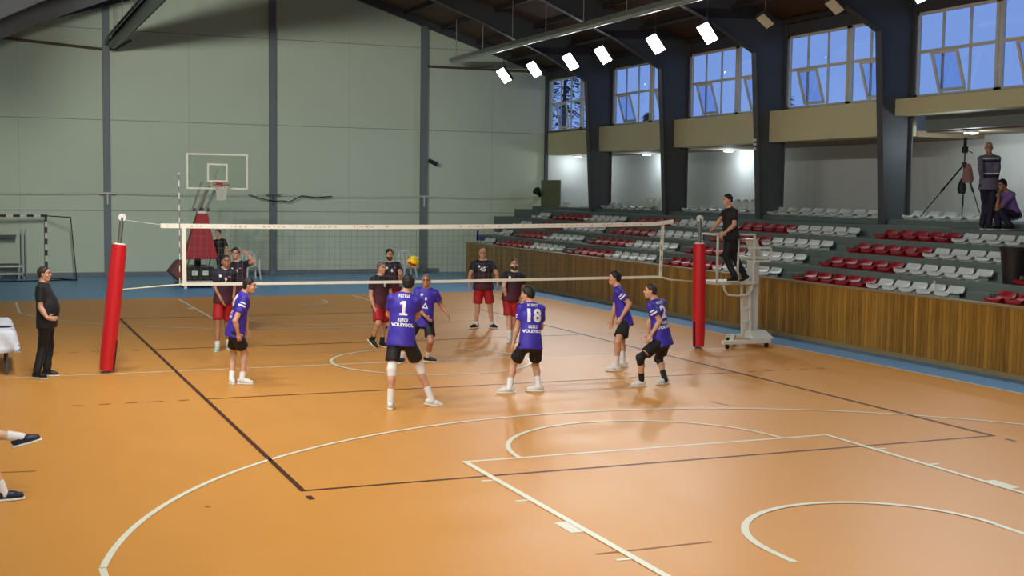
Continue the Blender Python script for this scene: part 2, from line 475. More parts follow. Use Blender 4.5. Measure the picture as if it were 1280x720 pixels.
# posts on the far wall
for x, lb in ((-3.42, 'behind the leaning red net post'), (2.19, 'beneath the ridge, with the cable bracket'), (7.82, 'beside the small black wall camera')):
    r = MB(); r.box(-.11, .11, -.02, .17, 0, zr(x)-.28)
    o = r.build('wall_post', 'steel_blue'); o.location = (x, YB-.19, 0)
    b = MB(); b.box(-.26, .26, -.10, -.03, 2.80, 2.84); b.box(-.02, .02, -.06, -.02, 2.45, 2.8)
    b.build('bracket', 'steel_dark' if x == 2.19 else 'paint_white', o)
    tag(o, 'grey vertical steel post on the far wall '+lb, 'post', 'posts on the far wall')
w = MB()
pts = []
for x0, x1 in ((XL+.1, -3.42), (-3.42, 2.19), (2.19, 7.82), (7.82, 12.6)):
    for t in np.linspace(0, 1, 10): pts.append((x0+(x1-x0)*t, YB-.3, 2.85-.05*math.sin(PI*t)))
w.tube(pts, .012, 6); o = w.build('wall_cable', 'paint_cream'); tag(o, 'thin pale cable strung across the far wall between posts', 'cable')
w = MB(); w.tube([(2.5, YB-.3, 2.62), (2.75, YB-.3, 2.58), (3.2, YB-.3, 2.8), (3.7, YB-.3, 2.74), (4.3, YB-.3, 2.79)], .022, 6)
w.tube([(2.5, YB-.3, 2.62), (2.2, YB-.3, 2.6), (1.7, YB-.3, 2.7), (1.3, YB-.3, 2.82)], .018, 6)
o = w.build('loose_cord', 'black'); tag(o, 'loose black cord drooping from the bracket of the middle wall post', 'cord')
# little wall camera
r = empty('wall_camera', (8.12, YB-.18, 4.09))
w = MB(); w.tube([(-.16, -.08, .07), (.16, -.16, -.07)], .075, 12); w.build('camera_body', 'black', r, smooth='a')
w = MB(); w.tube([(0, 0, 0), (-.02, .17, .02)], .03, 8); w.build('bracket', 'black', r)
tag(r, 'small black camera mounted on the far wall right of the third post', 'camera')
r = empty('horn_speaker', (12.55, YB-.2, 2.9))
w = MB(); w.tube([(-.02, 0, 0), (-.12, -.1, .1), (-.25, -.18, .2)], [.07, .09, .16], 12); w.build('horn', 'black', r, smooth='a')
w = MB(); w.tube([(0, 0, 0), (.05, .19, 0)], .06, 8); w.build('bracket', 'black', r)
tag(r, 'black horn-shaped speaker low in the far right corner of the end wall', 'speaker')
# pipes on far wall
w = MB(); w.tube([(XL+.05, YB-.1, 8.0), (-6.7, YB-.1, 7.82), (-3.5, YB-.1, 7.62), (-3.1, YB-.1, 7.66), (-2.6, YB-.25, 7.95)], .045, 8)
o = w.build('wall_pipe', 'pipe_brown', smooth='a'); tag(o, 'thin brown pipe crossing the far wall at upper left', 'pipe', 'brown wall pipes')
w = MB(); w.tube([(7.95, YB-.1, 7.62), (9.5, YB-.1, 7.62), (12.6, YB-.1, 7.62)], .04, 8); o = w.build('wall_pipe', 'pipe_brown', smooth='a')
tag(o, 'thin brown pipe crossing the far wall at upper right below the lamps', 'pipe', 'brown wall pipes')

# heater ducts hung under the roof
def duct(x, z, y0, y1, label, r=.13, mt='duct'):
    e = empty('ceiling_duct', (x, y0, z))
    w = MB(); w.tube([(0, 0, 0), (0, y1-y0, 0)], r, 16); w.build('duct_tube', mt, e, smooth='a')
    w = MB(); w.poly([(-r*1.7, 0, .0), (-r*1.0, 0, r*1.5), (r*1.0, 0, r*1.5), (r*1.7, 0, .0), (r*1.5, 0, 0), (r*.9, 0, r*1.4), (-r*.9, 0, r*1.4), (-r*1.5, 0, 0)], (0, y1-y0, 0))
    w.build('reflector', mt, e)
    y = y0-.4
    while y > y1:
        w = MB(); w.tube([(0, y-y0, r*1.45), (0, y-y0, zr(x)-z-.01)], .014, 6); w.build('hanger_rod', 'rod', e)
        y -= 2.6
    tag(e, label, 'duct', 'ducts hung under the roof')
duct(8.42, 7.7, 22.2, YF+1, 'long silvery pipe duct hung on rods under the right roof slope', .085)
duct(-3.3, 7.7, 22.4, YF+1, 'thick dark duct hung under the left roof slope', .17, 'duct_dark')
w = MB(); w.tube([(11.2, YB-.15, 8.0), (11.2, YF+1, 8.0)], .07, 10); o = w.build('eave_tube', 'purlin', smooth='a')
tag(o, 'thin dark tube running along the right eave above the floodlights', 'tube')

# ------------------------------------------------------------------ windows
def window(n, y0, y1):
    """y0 nearer, y1 farther; glazing of one bay"""
    r = empty('window_%d' % n, (XW+.1, 0, 0)); tag(r, kind='structure')
    ym = y1-(y1-y0)*.52
    fw = .045
    f = MB()
    xx0, xx1 = -.04, .04
    for (a, b) in ((y0, ym-.02), (ym+.02, y1)):
        f.box(xx0, xx1, a, b, zsill, zsill+.06); f.box(xx0, xx1, a, b, ztop-.06, ztop)
        f.box(xx0, xx1, a, a+.085, zsill, ztop); f.box(xx0, xx1, b-.085, b, zsill, ztop)
    f.build('window_frame', 'win_frame', r)
    m = MB()
    ztr = 6.42
    for (a, b) in ((y0, ym-.02), (ym+.02, y1)):
        m.box(-.025, .025, a+.06, b-.06, ztr-.035, ztr+.035)
        for k in (1, 2):
            y = a+(b-a)*k/3; m.box(-.02, .02, y-.027, y+.027, zsill+.06, ztr-.035); m.box(-.02, .02, y-.027, y+.027, ztr+.035, ztop-.06)
    m.build('mullions', 'win_frame', r)
    g = MB(); g.box(-.004, .004, y0+.05, y1-.05, zsill+.05, ztop-.05); g.build('pane', 'pane_glass', r)
    for (a, b) in ((y0, ym-.02), (ym+.02, y1)):
        ya, yb = a+(b-a)/3+.02, a+(b-a)*2/3+.02
        h = ztr-.03-zsill-.08; th = math.radians(17 if n > 1 else 8)
        s = MB()
        def P(y, u, t):   # u along the tilted sash, t thickness
            return (-.05-u*math.sin(th)-t*math.cos(th), y, zsill+.08+u*math.cos(th)-t*math.sin(th))
        def slab(mb, ya_, yb_, u0, u1, t0, t1):
            vs = [P(y, u, t) for y in (ya_, yb_) for u in (u0, u1) for t in (t0, t1)]
            mb.add(vs, [(0, 1, 3, 2), (4, 6, 7, 5), (0, 4, 5, 1), (2, 3, 7, 6), (0, 2, 6, 4), (1, 5, 7, 3)])
        slab(s, ya, yb, 0, .07, 0, .04); slab(s, ya, yb, h-.07, h, 0, .04)
        slab(s, ya, ya+.07, .07, h-.07, 0, .04); slab(s, yb-.07, yb, .07, h-.07, 0, .04)
        so = s.build('sash', 'win_frame', r)
        q = MB(); slab(q, ya+.06, yb-.06, .06, h-.06, .015, .022); q.build('sash_glass', 'pane_glass', so)
for i in range(9):
    y1, y0 = YS[i], YS[i+1]
    window(i+1, y0+.03, y1-(.10 if i == 0 else .03))

# trees outside
def tree(x, y, h, r, label, base=2.0, seed=1):
    rnd = random.Random(seed)
    e = empty('tree', (x, y, 0))
    w = MB(); w.tube([(0, 0, 0), (0, 0, h*.5), (.1, 0, h*.95)], [.25, .16, .04], 8); w.build('trunk', 'bark', e)
    f = MB()
    for k in range(1300):
        z = base+(h-base)*rnd.random()**1.1
        rr = r*(1-(z-base)/(h-base))**.7*math.sqrt(rnd.random())+.05; a = rnd.random()*2*PI
        c = V(rr*math.cos(a), rr*math.sin(a), z-rr*.2); s = .10+.16*rnd.random()
        d = V(math.cos(a), math.sin(a), -.5+rnd.random()*.5); d /= np.linalg.norm(d); q = np.cross(d, V(0, 0, 1)); q /= np.linalg.norm(q)
        up = np.cross(q, d)
        f.add([c-d*s, c+q*s*.5+up*.03, c+d*s*1.2, c-q*s*.5+up*.03], [(0, 1, 2), (0, 2, 3)])
    f.build('foliage', 'leaf', e, fix=False)
    tag(e, label, 'tree', 'trees outside the windows')
tree(20, 37.5, 11, 2.2, 'tall dark evergreen outside the farthest window', 2, 3)
tree(20, 18.6, 7.3, .9, 'dark bushy tree outside the fourth window, low in its far corner', 4, 4)
tree(20, 28.6, 6.55, .35, 'small treetop just showing outside the second window', 4, 5)

# ------------------------------------------------------------------ floodlights
def nrm0(v): return v/np.linalg.norm(v)
lampys = [21.4, 18.7, 15.8, 13.5, 10.25, 7.5, 4.85, 2.15, -.6, -3.3, -6]
def lightrow(x, ys, aim_x, aim_y, en, side, cone=118):
    for i, y in enumerate(ys):
        z = 7.2
        dead = side == 'right' and i in (6, 7)
        e = empty('floodlight', (x, y, z))
        ax = V(aim_x-x, aim_y, -z); ax /= np.linalg.norm(ax)
        if side == 'left' and i < 3: ax = nrm0(V(.2-x, YB-y, 4.2-z)); en_, cone_ = en*1.7, 78
        else: en_, cone_ = en, cone
        if dead: ax = V(-.55, -.5, -.75); ax /= np.linalg.norm(ax)
        yv = V(0, 1, 0)-ax*ax[1]; yv /= np.linalg.norm(yv); xv = np.cross(yv, ax)
        q_ = .72 if dead else 1
        w = MB(); w.obox(-ax*.09, xv, yv, ax, .28*q_, .185*q_, .07)
        w.obox(-ax*.19, xv, yv, ax, .12, .08, .04); w.build('housing', 'steel_dark', e)
        w = MB(); w.obox(-ax*.012, xv, yv, ax, .26*q_, .165*q_, .008); w.build('lens', 'lamp_cream' if dead else 'lamp_face', e)
        w = MB(); w.tube([-ax*.22, V(0, 0, .35), V(0, 0, zr(x)-z-.015)], .018, 6); w.build('bracket', 'steel_dark', e)
        nm = ['farthest', 'second farthest', 'third farthest', 'fourth farthest', 'fifth farthest', 'sixth farthest, nearest lit one in view', 'unlit one left of the fourth window', 'unlit one above the fourth window', 'lit one at the top edge of view', 'next behind the view', 'second behind the view', 'third behind the view', 'fourth behind the view', 'last behind the view'][i] if side == 'right' else 'number %d from the far wall' % (i+1)
        tag(e, ('unlit cream-faced floodlight under the right eave, ' if dead else 'bright white floodlight under the %s eave, ' % side)+nm.replace('unlit one ', 'one '), 'floodlight', 'floodlights under the %s eave' % side)
        if not dead:
            l = bpy.data.lights.new('flood', 'SPOT'); l.energy = en_; l.spot_size = math.radians(cone_); l.spot_blend = .9; l.shadow_soft_size = .18
            l.color = (1.0, .98, .93)
            lo = bpy.data.objects.new('flood', l); col.objects.link(lo)
            p = V(x, y, z)+ax*.06; lo.location = p
            lo.rotation_euler = Vector(-ax).to_track_quat('Z', 'Y').to_euler()
            lo.parent = e; lo.location = ax*.06
lightrow(10.1, lampys+[-8.7, -11.3, -13.85], 1.0, -7.5, 450, 'right', 108)
lightrow(2*XM-10.1, [6.75, 4.15, 1.6, -1.0, -3.55, -6.15, -8.7, -11.3, -13.85, -16.45, -19.0], -1.5, 5, 690, 'left', 152)

# recess lamps
for i, (x, y, s, lb) in enumerate(((13.9, 23.0, 24, 'in the farthest bay'), (14.5, 18.3+.35, 30, 'in the second bay from the end wall'), (14.5, 13.3, 38, 'in the third bay from the end wall'), (13.5, 1.5, 46, 'in the tripod bay'), (14.2, -4.6, 30, 'beyond the tripod bay'))):
    zc = 4.44 if y > 2.85 else 4.54
    e = empty('recess_lamp', (x, y, zc))
    w = MB(); w.tube([(0, 0, .015), (0, 0, -.03)], .17, 16); w.build('lamp_body', 'paint_white', e, smooth='a')
    w = MB(); w.tube([(0, 0, -.031), (0, 0, -.05)], .14, 16); w.build('diffuser', 'lamp_small', e, smooth='a')
    l = bpy.data.lights.new('lamp', 'POINT'); l.energy = s; l.color = (.78, .9, 1); l.shadow_soft_size = .12
    lo = bpy.data.objects.new('lamp', l); col.objects.link(lo); lo.parent = e; lo.location = (0, 0, -.2)
    tag(e, 'small round ceiling lamp over the stand, '+lb, 'lamp', 'lamps over the back of the stand')

# ------------------------------------------------------------------ seats
def seat_mesh():
    prof = [(0, .045, .86), (.015, .075, .94), (.05, .085, 1), (.16, .062, 1), (.28, .068, 1), (.345, .095, 1), (.385, .14, .98), (.405, .185, .93), (.415, .205, .80)]
    W_ = .215; nu = 9
    vs = []; fs = []
    for (x, z, ws) in prof:
        for j in range(nu):
            u = -1+2*j/(nu-1)
            dz = .03*u**4*(1 if x < .33 else .2); dx = -.03*u**4 if x > .33 else (.012*u**4 if x < .03 else 0)
            vs.append((x+dx, u*W_*ws, z+dz))
    n = len(prof)
    for i in range(n-1):
        for j in range(nu-1): fs.append((i*nu+j, i*nu+j+1, (i+1)*nu+j+1, (i+1)*nu+j))
    top = len(vs); vs += [(x+(.012 if z > .1 else 0), y, z-.016) for x, y, z in vs[:top]]
    fs += [tuple(top+k for k in f[::-1]) for f in fs]
    border = [j for j in range(nu)]+[i*nu+nu-1 for i in range(1, n)]+[(n-1)*nu+j for j in range(nu-2, -1, -1)]+[i*nu for i in range(n-2, 0, -1)]
    for a, b in zip(border, border[1:]+border[:1]): fs.append((a, b, b+top, a+top))
    m = MB(); m.add(vs, fs)
    m.box(.06, .30, -.16, .16, 0, .055)
    return m
seat_src = {}
for c in ('red', 'white'):
    m = seat_mesh(); o = m.build('stadium_seat', 'seat_'+c, smooth='a'); seat_src[c] = o.data; bpy.data.objects.remove(o)
def proj(p):
    d = np.array(p)-CAM; z = d @ FW
    return 640+FPX*(d @ RT)/z, 360-FPX*(d @ UP)/z
rown = ['front', 'second', 'third', 'fourth']
ordn = ['first', 'second', 'third', 'fourth', 'fifth', 'sixth', 'seventh', 'eighth']
def put_seat(c, x, y, z, label, group):
    o = bpy.data.objects.new('stadium_seat', seat_src[c]); col.objects.link(o); o.location = (x, y, z)
    tag(o, label, 'seat', group)
blocks = []
for bi, y0 in enumerate((24.55, 18.83, 13.10, 7.37, 1.62, -4.06)):
    blocks.append(('red', y0, bi)); blocks.append(('white', y0-2.46, bi))
for ri in range(4):
    x = (8.78, 9.44, 10.16, 10.89)[ri]; z = zs[ri]
    for c, y0, bi in blocks:
        for k in range(5):
            y = y0-.245-.49*k
            if y > 20.45: continue
            if proj((x, y, z+.1))[0] > 1300: continue
            if ri == 0 and c == 'white' and k == 4 and bi in (3, 4): pass
            if bi == 5 and ri in (1, 2) and k == 0 and False: continue
            put_seat(c, x, y, z, '%s plastic shell seat, %s row, %s %s block from the far wall, %s in it' % (c, rown[ri], ordn[bi], c, ordn[k]),
                     '%s seats in the %s row' % (c, rown[ri]))
k = 0
for (ya, yb, bn) in ((17.9, 15.2, 'second bay'), (12.4, 8.6, 'third bay'), (7.85, 3.2, 'fourth bay'), (2.3, -2.0, 'tripod bay')):
    y = ya; k = 0
    while y > yb:
        if not (bn == 'tripod bay' and -1.5 < y < -.75):
            if proj((12.45, y, 2.6))[0] < 1300:
                put_seat('white', 12.42, y, 2.505, 'white shell seat on the top ledge, %s, number %d from its far end' % (bn, k+1), 'white seats on the top ledge')
        k += 1; y -= .53 if bn != 'fourth bay' else .56

# ------------------------------------------------------------------ volleyball net
def text_polys(body, size=1.0, bold=0.0, spacing=1.0):
    """outline a line of lettering as a flat triangulated mesh: (verts2d, faces), centred"""
    c = bpy.data.curves.new('lettering', 'FONT'); c.body = body; c.size = size; c.offset = bold; c.space_character = spacing
    c.align_x = 'CENTER'; c.align_y = 'CENTER'; c.resolution_u = 3
    o = bpy.data.objects.new('lettering', c); col.objects.link(o)
    dg = bpy.context.evaluated_depsgraph_get()
    me = bpy.data.meshes.new_from_object(o.evaluated_get(dg))
    v = [(p.co.x, p.co.y) for p in me.vertices]; f = [tuple(p.vertices) for p in me.polygons]
    bpy.data.objects.remove(o); bpy.data.curves.remove(c); bpy.data.meshes.remove(me)
    return v, f

NX0, NX1 = -4.35, 4.64
net = empty('volleyball_net', (.15, 0, 0))
def nz_top(x): return 2.44-.035*(1-((x-.15)/4.6)**2)+.006*(x+4.4)
def nz_bot(x): return 1.42+.02*abs((x-.15)/4.5)
w = MB(); ox = .15
xs_ = np.linspace(NX0, NX1, 92)
th = .0016
for x in xs_:
    w.bar((x-ox, 0, nz_bot(x)), (x-ox, 0, nz_top(x)-.03), th*2)
for k in range(1, 10):
    for a, b in zip(xs_[:-1:7], list(xs_[7::7])+[]):
        za = nz_bot(a)+(nz_top(a)-nz_bot(a))*k/10; zb = nz_bot(b)+(nz_top(b)-nz_bot(b))*k/10
        w.bar((a-ox, 0, za), (b-ox, 0, zb), th*2)
w.build('net_mesh', 'net_thread', net)
def band(xa, xb, zf, h, name, mt, th_=.012, n=24):
    w = MB(); P = np.linspace(xa, xb, n); vs = []
    for x in P:
        for dy in (-th_/2, th_/2):
            for dz in (-h/2, h/2): vs.append((x-ox, dy, zf(x)+dz))
    fs = []
    for i in range(n-1):
        a = i*4; b = a+4
        fs += [(a, b, b+1, a+1), (a+2, a+3, b+3, b+2), (a, a+2, b+2, b), (a+1, b+1, b+3, a+3)]
    fs += [(0, 1, 3, 2), (4*n-4, 4*n-2, 4*n-1, 4*n-3)]
    w.add(vs, fs); return w.build(name, mt, net)
tb = band(-4.70, 4.9, lambda x: nz_top(x)-.035+(max(0, x-NX1)*.16), .075, 'top_band', 'tape_white')
bb = band(NX0-.02, NX1+.02, lambda x: nz_bot(x), .05, 'bottom_band', 'tape_white')
# faded printed marks along the top band
w = MB(); rr = random.Random(4)
x = -4.6
while x < 4.5:
    L = .03+.05*rr.random()
    if rr.random() < .62:
        h = .012+.012*rr.random(); z = nz_top(x)-.035+(rr.random()-.5)*.012
        w.box(x-ox, x+L*.6-ox, -.0085, -.0065, z-h/2, z+h/2)
    x += L+.02+(.25 if rr.random() < .1 else 0)
w.build('faded_print', 'print_red', tb)
w = MB(); w.box(.70+.0, 1.07, -.009, -.0065, nz_top(1)-.065, nz_top(1)-.008); w.build('white_patch', 'paint_white', tb) if False else None
for x, nm in ((NX0, 0), (NX1, 1)):
    w = MB(); w.bar((x-ox+(.03 if nm == 0 else 0), 0, nz_bot(x)-.03), (x-ox+(0.02 if nm == 0 else .03), 0, nz_top(x)-.06), .065, .014, up=(0, 1, 0)); w.build('side_band', 'tape_white', net)
w = MB(); w.tube([(NX0-ox, 0, nz_bot(NX0)), (-4.68-ox, .0, 1.42), (-5.35-ox, .12, 1.36)], [.014, .014, .008], 6); w.build('bottom_rope', 'paint_cream', net); w = MB(); w.tube([(NX1-ox, 0, nz_bot(NX1)), (4.86-ox, 0, 1.38), (5.4-ox, .08, 1.34)], [.022, .02, .008], 6); w.build('bottom_rope', 'paint_cream', net)
w = MB(); w.tube([(-4.7-ox, 0, 2.42), (-5.3-ox, .12, 2.5)], .006, 6); w.build('top_cable', 'metal_grey', net); w = MB(); w.tube([(4.9-ox, 0, 2.46), (5.42-ox, .1, 2.56)], .006, 6); w.build('top_cable', 'metal_grey', net)
for x, zt in ((-4.40, 3.28), (4.64, 2.66)):
    z = 1.45; k = 0
    a = MB(); a.mi = 0
    while z < zt:
        a.mi = k % 2; a.tube([(x-ox, -.015, z), (x-ox, -.015, min(z+.1, zt))], .0055 if k % 2 else .0065, 6); z += .1; k += 1
    a.build('antenna', ['paint_white', 'pad_maroon'], net)
tag(net, 'white-banded volleyball net strung across the middle of the court between two red padded posts', 'net')

def netpost(base, top, padtop, label, seam):
    r = empty('net_post', base)
    b = V(0, 0, 0); t = V(*top)-V(*base); d = t/np.linalg.norm(t)
    w = MB(); w.tube([b+V(0, 0, .005), t], .036, 12); w.build('pole', 'metal_grey', r, smooth='a')
    w = MB(); n = 28; pts = []
    p0, p1 = .045, (padtop-base[2])/d[2]
    rs = [.112, .124, .126, .127, .126, .127, .125, .118]
    w.tube([d*s for s in np.linspace(p0, p1, 8)], rs, n); pad = w.build('pad', 'pad_red', r, smooth='a')
    w = MB(); s = seam/np.linalg.norm(seam)
    w.bar(d*(p0+.0)+s*.125, d*(p0+.5)+s*.13, .035, .02); w.build('flap_opening', 'black', pad)
    w = MB(); w.tube([d*(p1-.005), d*(p1+.02)], [.10, .085], 16); w.build('foam_end', 'paint_cream', pad, smooth='a')
    w = MB(); w.tube([t+V(0, -.03, .0), t+V(0, .03, .0)], .062, 16); w.build('pulley', 'paint_white', r, smooth='a')
    w = MB(); w.tube([b, V(0, 0, .02)], .075, 16); w.build('floor_plate', 'metal_grey', r)
    tag(r, label, 'post', 'padded net posts')
netpost((-5.56, .15, 0), (-5.29, .12, 2.54), 2.10, 'red padded net post leaning towards the net, left side of the court', V(1, -.6, 0))
netpost((5.60, .12, 0), (5.55, .1, 2.56), 2.07, 'upright red padded net post beside the umpire stand', V(-1, -.3, 0))

# ------------------------------------------------------------------ ball in the air
def ball(c, r, name, label, seedrot):
    n = 10; m = MB()
    faces = [(V(1, 0, 0), V(0, 1, 0), V(0, 0, 1)), (V(-1, 0, 0), V(0, 1, 0), V(0, 0, 1)), (V(0, 1, 0), V(0, 0, 1), V(1, 0, 0)), (V(0, -1, 0), V(0, 0, 1), V(1, 0, 0)), (V(0, 0, 1), V(1, 0, 0), V(0, 1, 0)), (V(0, 0, -1), V(1, 0, 0), V(0, 1, 0))]
    for nn, a, b in faces:
        for k in range(3):
            m.mi = 1 if k == 1 and (nn @ V(1, 1, 1)) < 0 else 0
            u0, u1 = -1+2*k/3+.02, -1+2*(k+1)/3-.02
            vs = []; fs = []
            for i in range(7):
                for j in range(n+1):
                    u = u0+(u1-u0)*i/6; v = -.98+1.96*j/n
                    p = nn+a*math.tan(u*PI/4)+b*math.tan(v*PI/4); p /= np.linalg.norm(p)
                    e = min(i, 6-i, j, n-j); q = r*(.985 if e == 0 else 1.0)
                    vs.append(p*q)
            for i in range(6):
                for j in range(n): fs.append((i*(n+1)+j, (i+1)*(n+1)+j, (i+1)*(n+1)+j+1, i*(n+1)+j+1))
            m.add(vs, fs)
    o = m.build(name, ['ball_yellow', 'ball_red'], None, smooth=True, fix=False)
    bm = bmesh.new(); bm.from_mesh(o.data); bmesh.ops.recalc_face_normals(bm, faces=bm.faces)
    for f in bm.faces:
        if f.normal.dot(f.calc_center_median()) < 0: f.normal_flip()
    bm.to_mesh(o.data); bm.free()
    o.location = c; o.rotation_euler = seedrot
    i = MB(); i.tube([(0, 0, z) for z in np.linspace(-r*.97, r*.97, 9)], [max(.002, math.sqrt(max(0, (r*.97)**2-z*z))) for z in np.linspace(-r*.97, r*.97, 9)], 16); i.build('inner_seams', 'ball_red', o, smooth=True)
    tag(o, label, 'ball')
pb = atax(516.5, 327, 1, .9)
ball(pb, .108, 'volleyball', 'yellow and dark red volleyball flying above the net tape behind player 1', (.5, .35, -.45))

# ------------------------------------------------------------------ umpire stand
us = empty('umpire_stand', (6.6, .35, 0)); O = (6.6, .35, 0)
def B_(name, m, fn, parent=us, **k):
    w = MB(); fn(w); return w.build(name, m, parent, **k)
def P(x, y, z): return (x-O[0], y-O[1], z)
B_('base_frame', 'paint_white', lambda w: (w.bar(P(6.02, -.10, .13), P(7.10, -.12, .13), .10, .07), w.bar(P(6.75, .95, .13), P(7.35, .75, .13), .08, .07), w.bar(P(6.95, -.12, .13), P(7.1, .85, .13), .10, .07), w.bar(P(6.2, -.1, .13), P(6.9, .9, .13), .08, .06), w.poly([P(6.75, -.06, .165), P(7.25, -.06, .165), P(7.22, .2, .3), P(6.85, .2, .3)], (0, .3, 0))))
for (x, y) in ((6.12, -.10), (7.02, -.12), (6.8, .93), (7.3, .77)):
    B_('caster', 'rubber', lambda w: (w.tube([P(x-.02, y, .05), P(x+.02, y, .05)], .05, 12), w.box(x-O[0]-.025, x-O[0]+.025, y-O[1]-.02, y-O[1]+.02, .04, .11)))
B_('mast', 'paint_white', lambda w: (w.box(.33, .58, .10, .30, .16, 1.02), w.box(.40, .60, .12, .28, 1.0, 1.72)), bevel=.006)
B_('platform', 'paint_white', lambda w: w.box(-.56, .42, -.06, .62, 1.235, 1.30), bevel=.01)
B_('guard_rail', 'paint_white', lambda w: [w.bar(a, b, .035) for a, b in (((-.62, -.04, 2.24), (.36, -.04, 2.24)), ((-.50, -.04, 1.3), (-.50, -.04, 2.24)), ((-.02, -.04, 1.3), (-.02, -.04, 2.24)), ((.36, -.04, 1.3), (.36, -.04, 2.24)), ((-.50, .58, 1.3), (-.50, .58, 2.24)), ((-.5, .58, 2.24), (.36, .58, 2.24)), ((-.5, -.04, 2.24), (-.5, .58, 2.24)), ((.36, .58, 1.3), (.36, .58, 2.24)))])
B_('seat_frame', 'paint_white', lambda w: [w.bar(a, b, .04) for a, b in (((.2, -.06, 1.97), (.74, -.06, 1.97)), ((.74, -.06, 1.97), (.74, -.06, 1.70)), ((.36, -.06, 1.70), (.74, -.06, 1.70)), ((.2, .56, 1.97), (.74, .56, 1.97)), ((.74, .56, 1.97), (.74, .56, 1.70)), ((.36, .56, 1.70), (.74, .56, 1.70)), ((.74, -.06, 1.70), (.74, .56, 1.70)), ((.36, .25, 1.7), (.6, .25, 1.7)))])
B_('seat_panel', 'plastic_white', lambda w: (w.box(.34, .72, .05, .47, 1.74, 1.78), w.obox((.55, .26, 1.96), (.9, 0, .43), (0, 1, 0), (-.43, 0, .9), .02, .2, .2)), bevel=.01)
B_('ladder', 'paint_white', lambda w: ([w.bar((x, -.02, .2), (x+.0, .04, 1.24), .035) for x in (.13, .33)]+[w.bar((.13, -.01, z), (.33, -.01, z), .03) for z in (.48, .76, 1.03)]))
B_('curved_brace', 'paint_white', lambda w: w.tube([(-.34, -.03, 1.24), (-.31, -.03, 1.12), (-.22, -.03, 1.03), (0, -.03, 1.01), (.2, -.03, 1.02), (.32, -.03, 1.10), (.36, -.03, 1.24)], .018, 8), smooth='a')
tag(us, 'white steel umpire stand with guard rail, ladder and wheeled base beside the right net post', 'umpire stand')

# ------------------------------------------------------------------ basketball backstop
mat('metal_plain', (186, 188, 170), .5)
bs = empty('basketball_backstop', (-1.2, 18.2, 0)); O2 = (-1.2, 18.2)
def Q(x, y, z): return (x-O2[0], y-O2[1], z)
bg_ = MB(); cx, yb = -.9, 16.8
bg_.box(*(cx-.9-O2[0], cx+.9-O2[0]), yb-O2[1], yb+.02-O2[1], 3.0, 4.05); board = bg_.build('backboard', 'backboard_glass', bs)
w = MB(); t = .05
for x0, x1, z0, z1 in ((-.9, .9, 4.0, 4.05), (-.9, .9, 3.0, 3.05), (-.9, -.85, 3.05, 4.0), (.85, .9, 3.05, 4.0), (-.3, .3, 3.71, 3.76), (-.3, .3, 3.22, 3.27), (-.3, -.25, 3.27, 3.71), (.25, .3, 3.27, 3.71)):
    w.box(cx+x0-O2[0], cx+x1-O2[0], yb-.006-O2[1], yb+.026-O2[1], z0, z1)
w.build('painted_border', 'tape_white', board)
w = MB(); rc = Q(cx+.05, yb-.40, 3.13)
A = np.linspace(0, 2*PI, 25); w.tube([V(*rc)+V(.225*math.cos(a), .225*math.sin(a), 0) for a in A], .012, 8)
w.bar(V(*rc)+V(0, .22, 0), V(*rc)+V(0, .4, 0), .16, .025); w.box(rc[0]-.1, rc[0]+.1, rc[1]+.37, rc[1]+.4, 3.06, 3.20); hoop = w.build('hoop', 'pad_red_dull', bs)
w = MB()
for i in range(12):
    a = 2*PI*i/12; pts1 = []; pts2 = []
    for k in range(6):
        rr_ = .222-.10*math.sin(min(1, k/5)*PI/2); s = k/5
        pts1.append(V(*rc)+V(rr_*math.cos(a+s*.9), rr_*math.sin(a+s*.9), -.45*s)); pts2.append(V(*rc)+V(rr_*math.cos(a-s*.9), rr_*math.sin(a-s*.9), -.45*s))
    w.tube(pts1, .006, 4); w.tube(pts2, .006, 4)
w.build('hoop_net', 'tape_white', hoop)
w = MB()
for dx in (-.12, .12):
    w.bar(Q(-1.2+dx, 18.0, 2.34), Q(-.98+dx, 17.0, 3.12), .07); w.bar(Q(-1.32+dx, 18.15, 2.34), Q(-1.18+dx, 17.15, 3.22), .05)
w.bar(Q(-1.1, 17.0, 3.14), Q(-1.0, 16.84, 3.14), .2, .12); w.bar(Q(-1.0, 17.0, 3.1), Q(-.9, 16.83, 3.65), .05)
w.build('support_arm', 'metal_plain', bs)
w = MB(); w.bar(Q(-1.2, 18.9, .3), Q(-1.2, 18.15, 2.4), .2, .14); w.box(*(-1.42-O2[0], -.95-O2[0]), -.22, -.06, 2.32, 2.42); w.build('tower', 'steel_dark', bs)
w = MB(); w.box(-.1, .14, -.24, -.1, 2.24, 2.33); w.build('tower_cap', 'paint_white', bs)
w = MB()
def trap(z0, z1, a0, a1, b0, b1, y, tk):
    w.poly([Q(a0, y, z0), Q(a1, y, z0), Q(b1, y, z1), Q(b0, y, z1)], (0, tk, 0))
trap(.88, 1.82, -1.72, -.72, -1.47, -.96, 17.72, .5); trap(1.83, 2.26, -1.46, -.97, -1.32, -1.02, 17.74, .45)
pd = w.build('tower_padding', 'pad_red_dull', bs, bevel=.03)
w = MB(); w.box(-.6, .6, -.6, 1.6, .12, .22); w.box(-.55, -.47, -.5, -.42, 0, .12); w.box(.47, .55, -.5, -.42, 0, .12); w.box(-.55, -.47, 1.4, 1.5, 0, .12); w.box(.47, .55, 1.4, 1.5, 0, .12); w.build('base_frame', 'paint_white', bs)
w = MB(); w.box(-.52, .38, -.35, 1.2, .23, .62)
w.build('ballast_box', 'black', bs, bevel=.02)
for x in (-.30, .02):
    w = MB(); w.box(x, x+.17, -.362, -.35, .38, .52); w.build('ballast_label', 'paint_white', bs)
for x in (-.42, .22):
    w = MB(); w.tube([(x, -.2, .6), (x+.06, -.25, .9)], .02, 6); w.build('strut', 'metal_grey', bs)
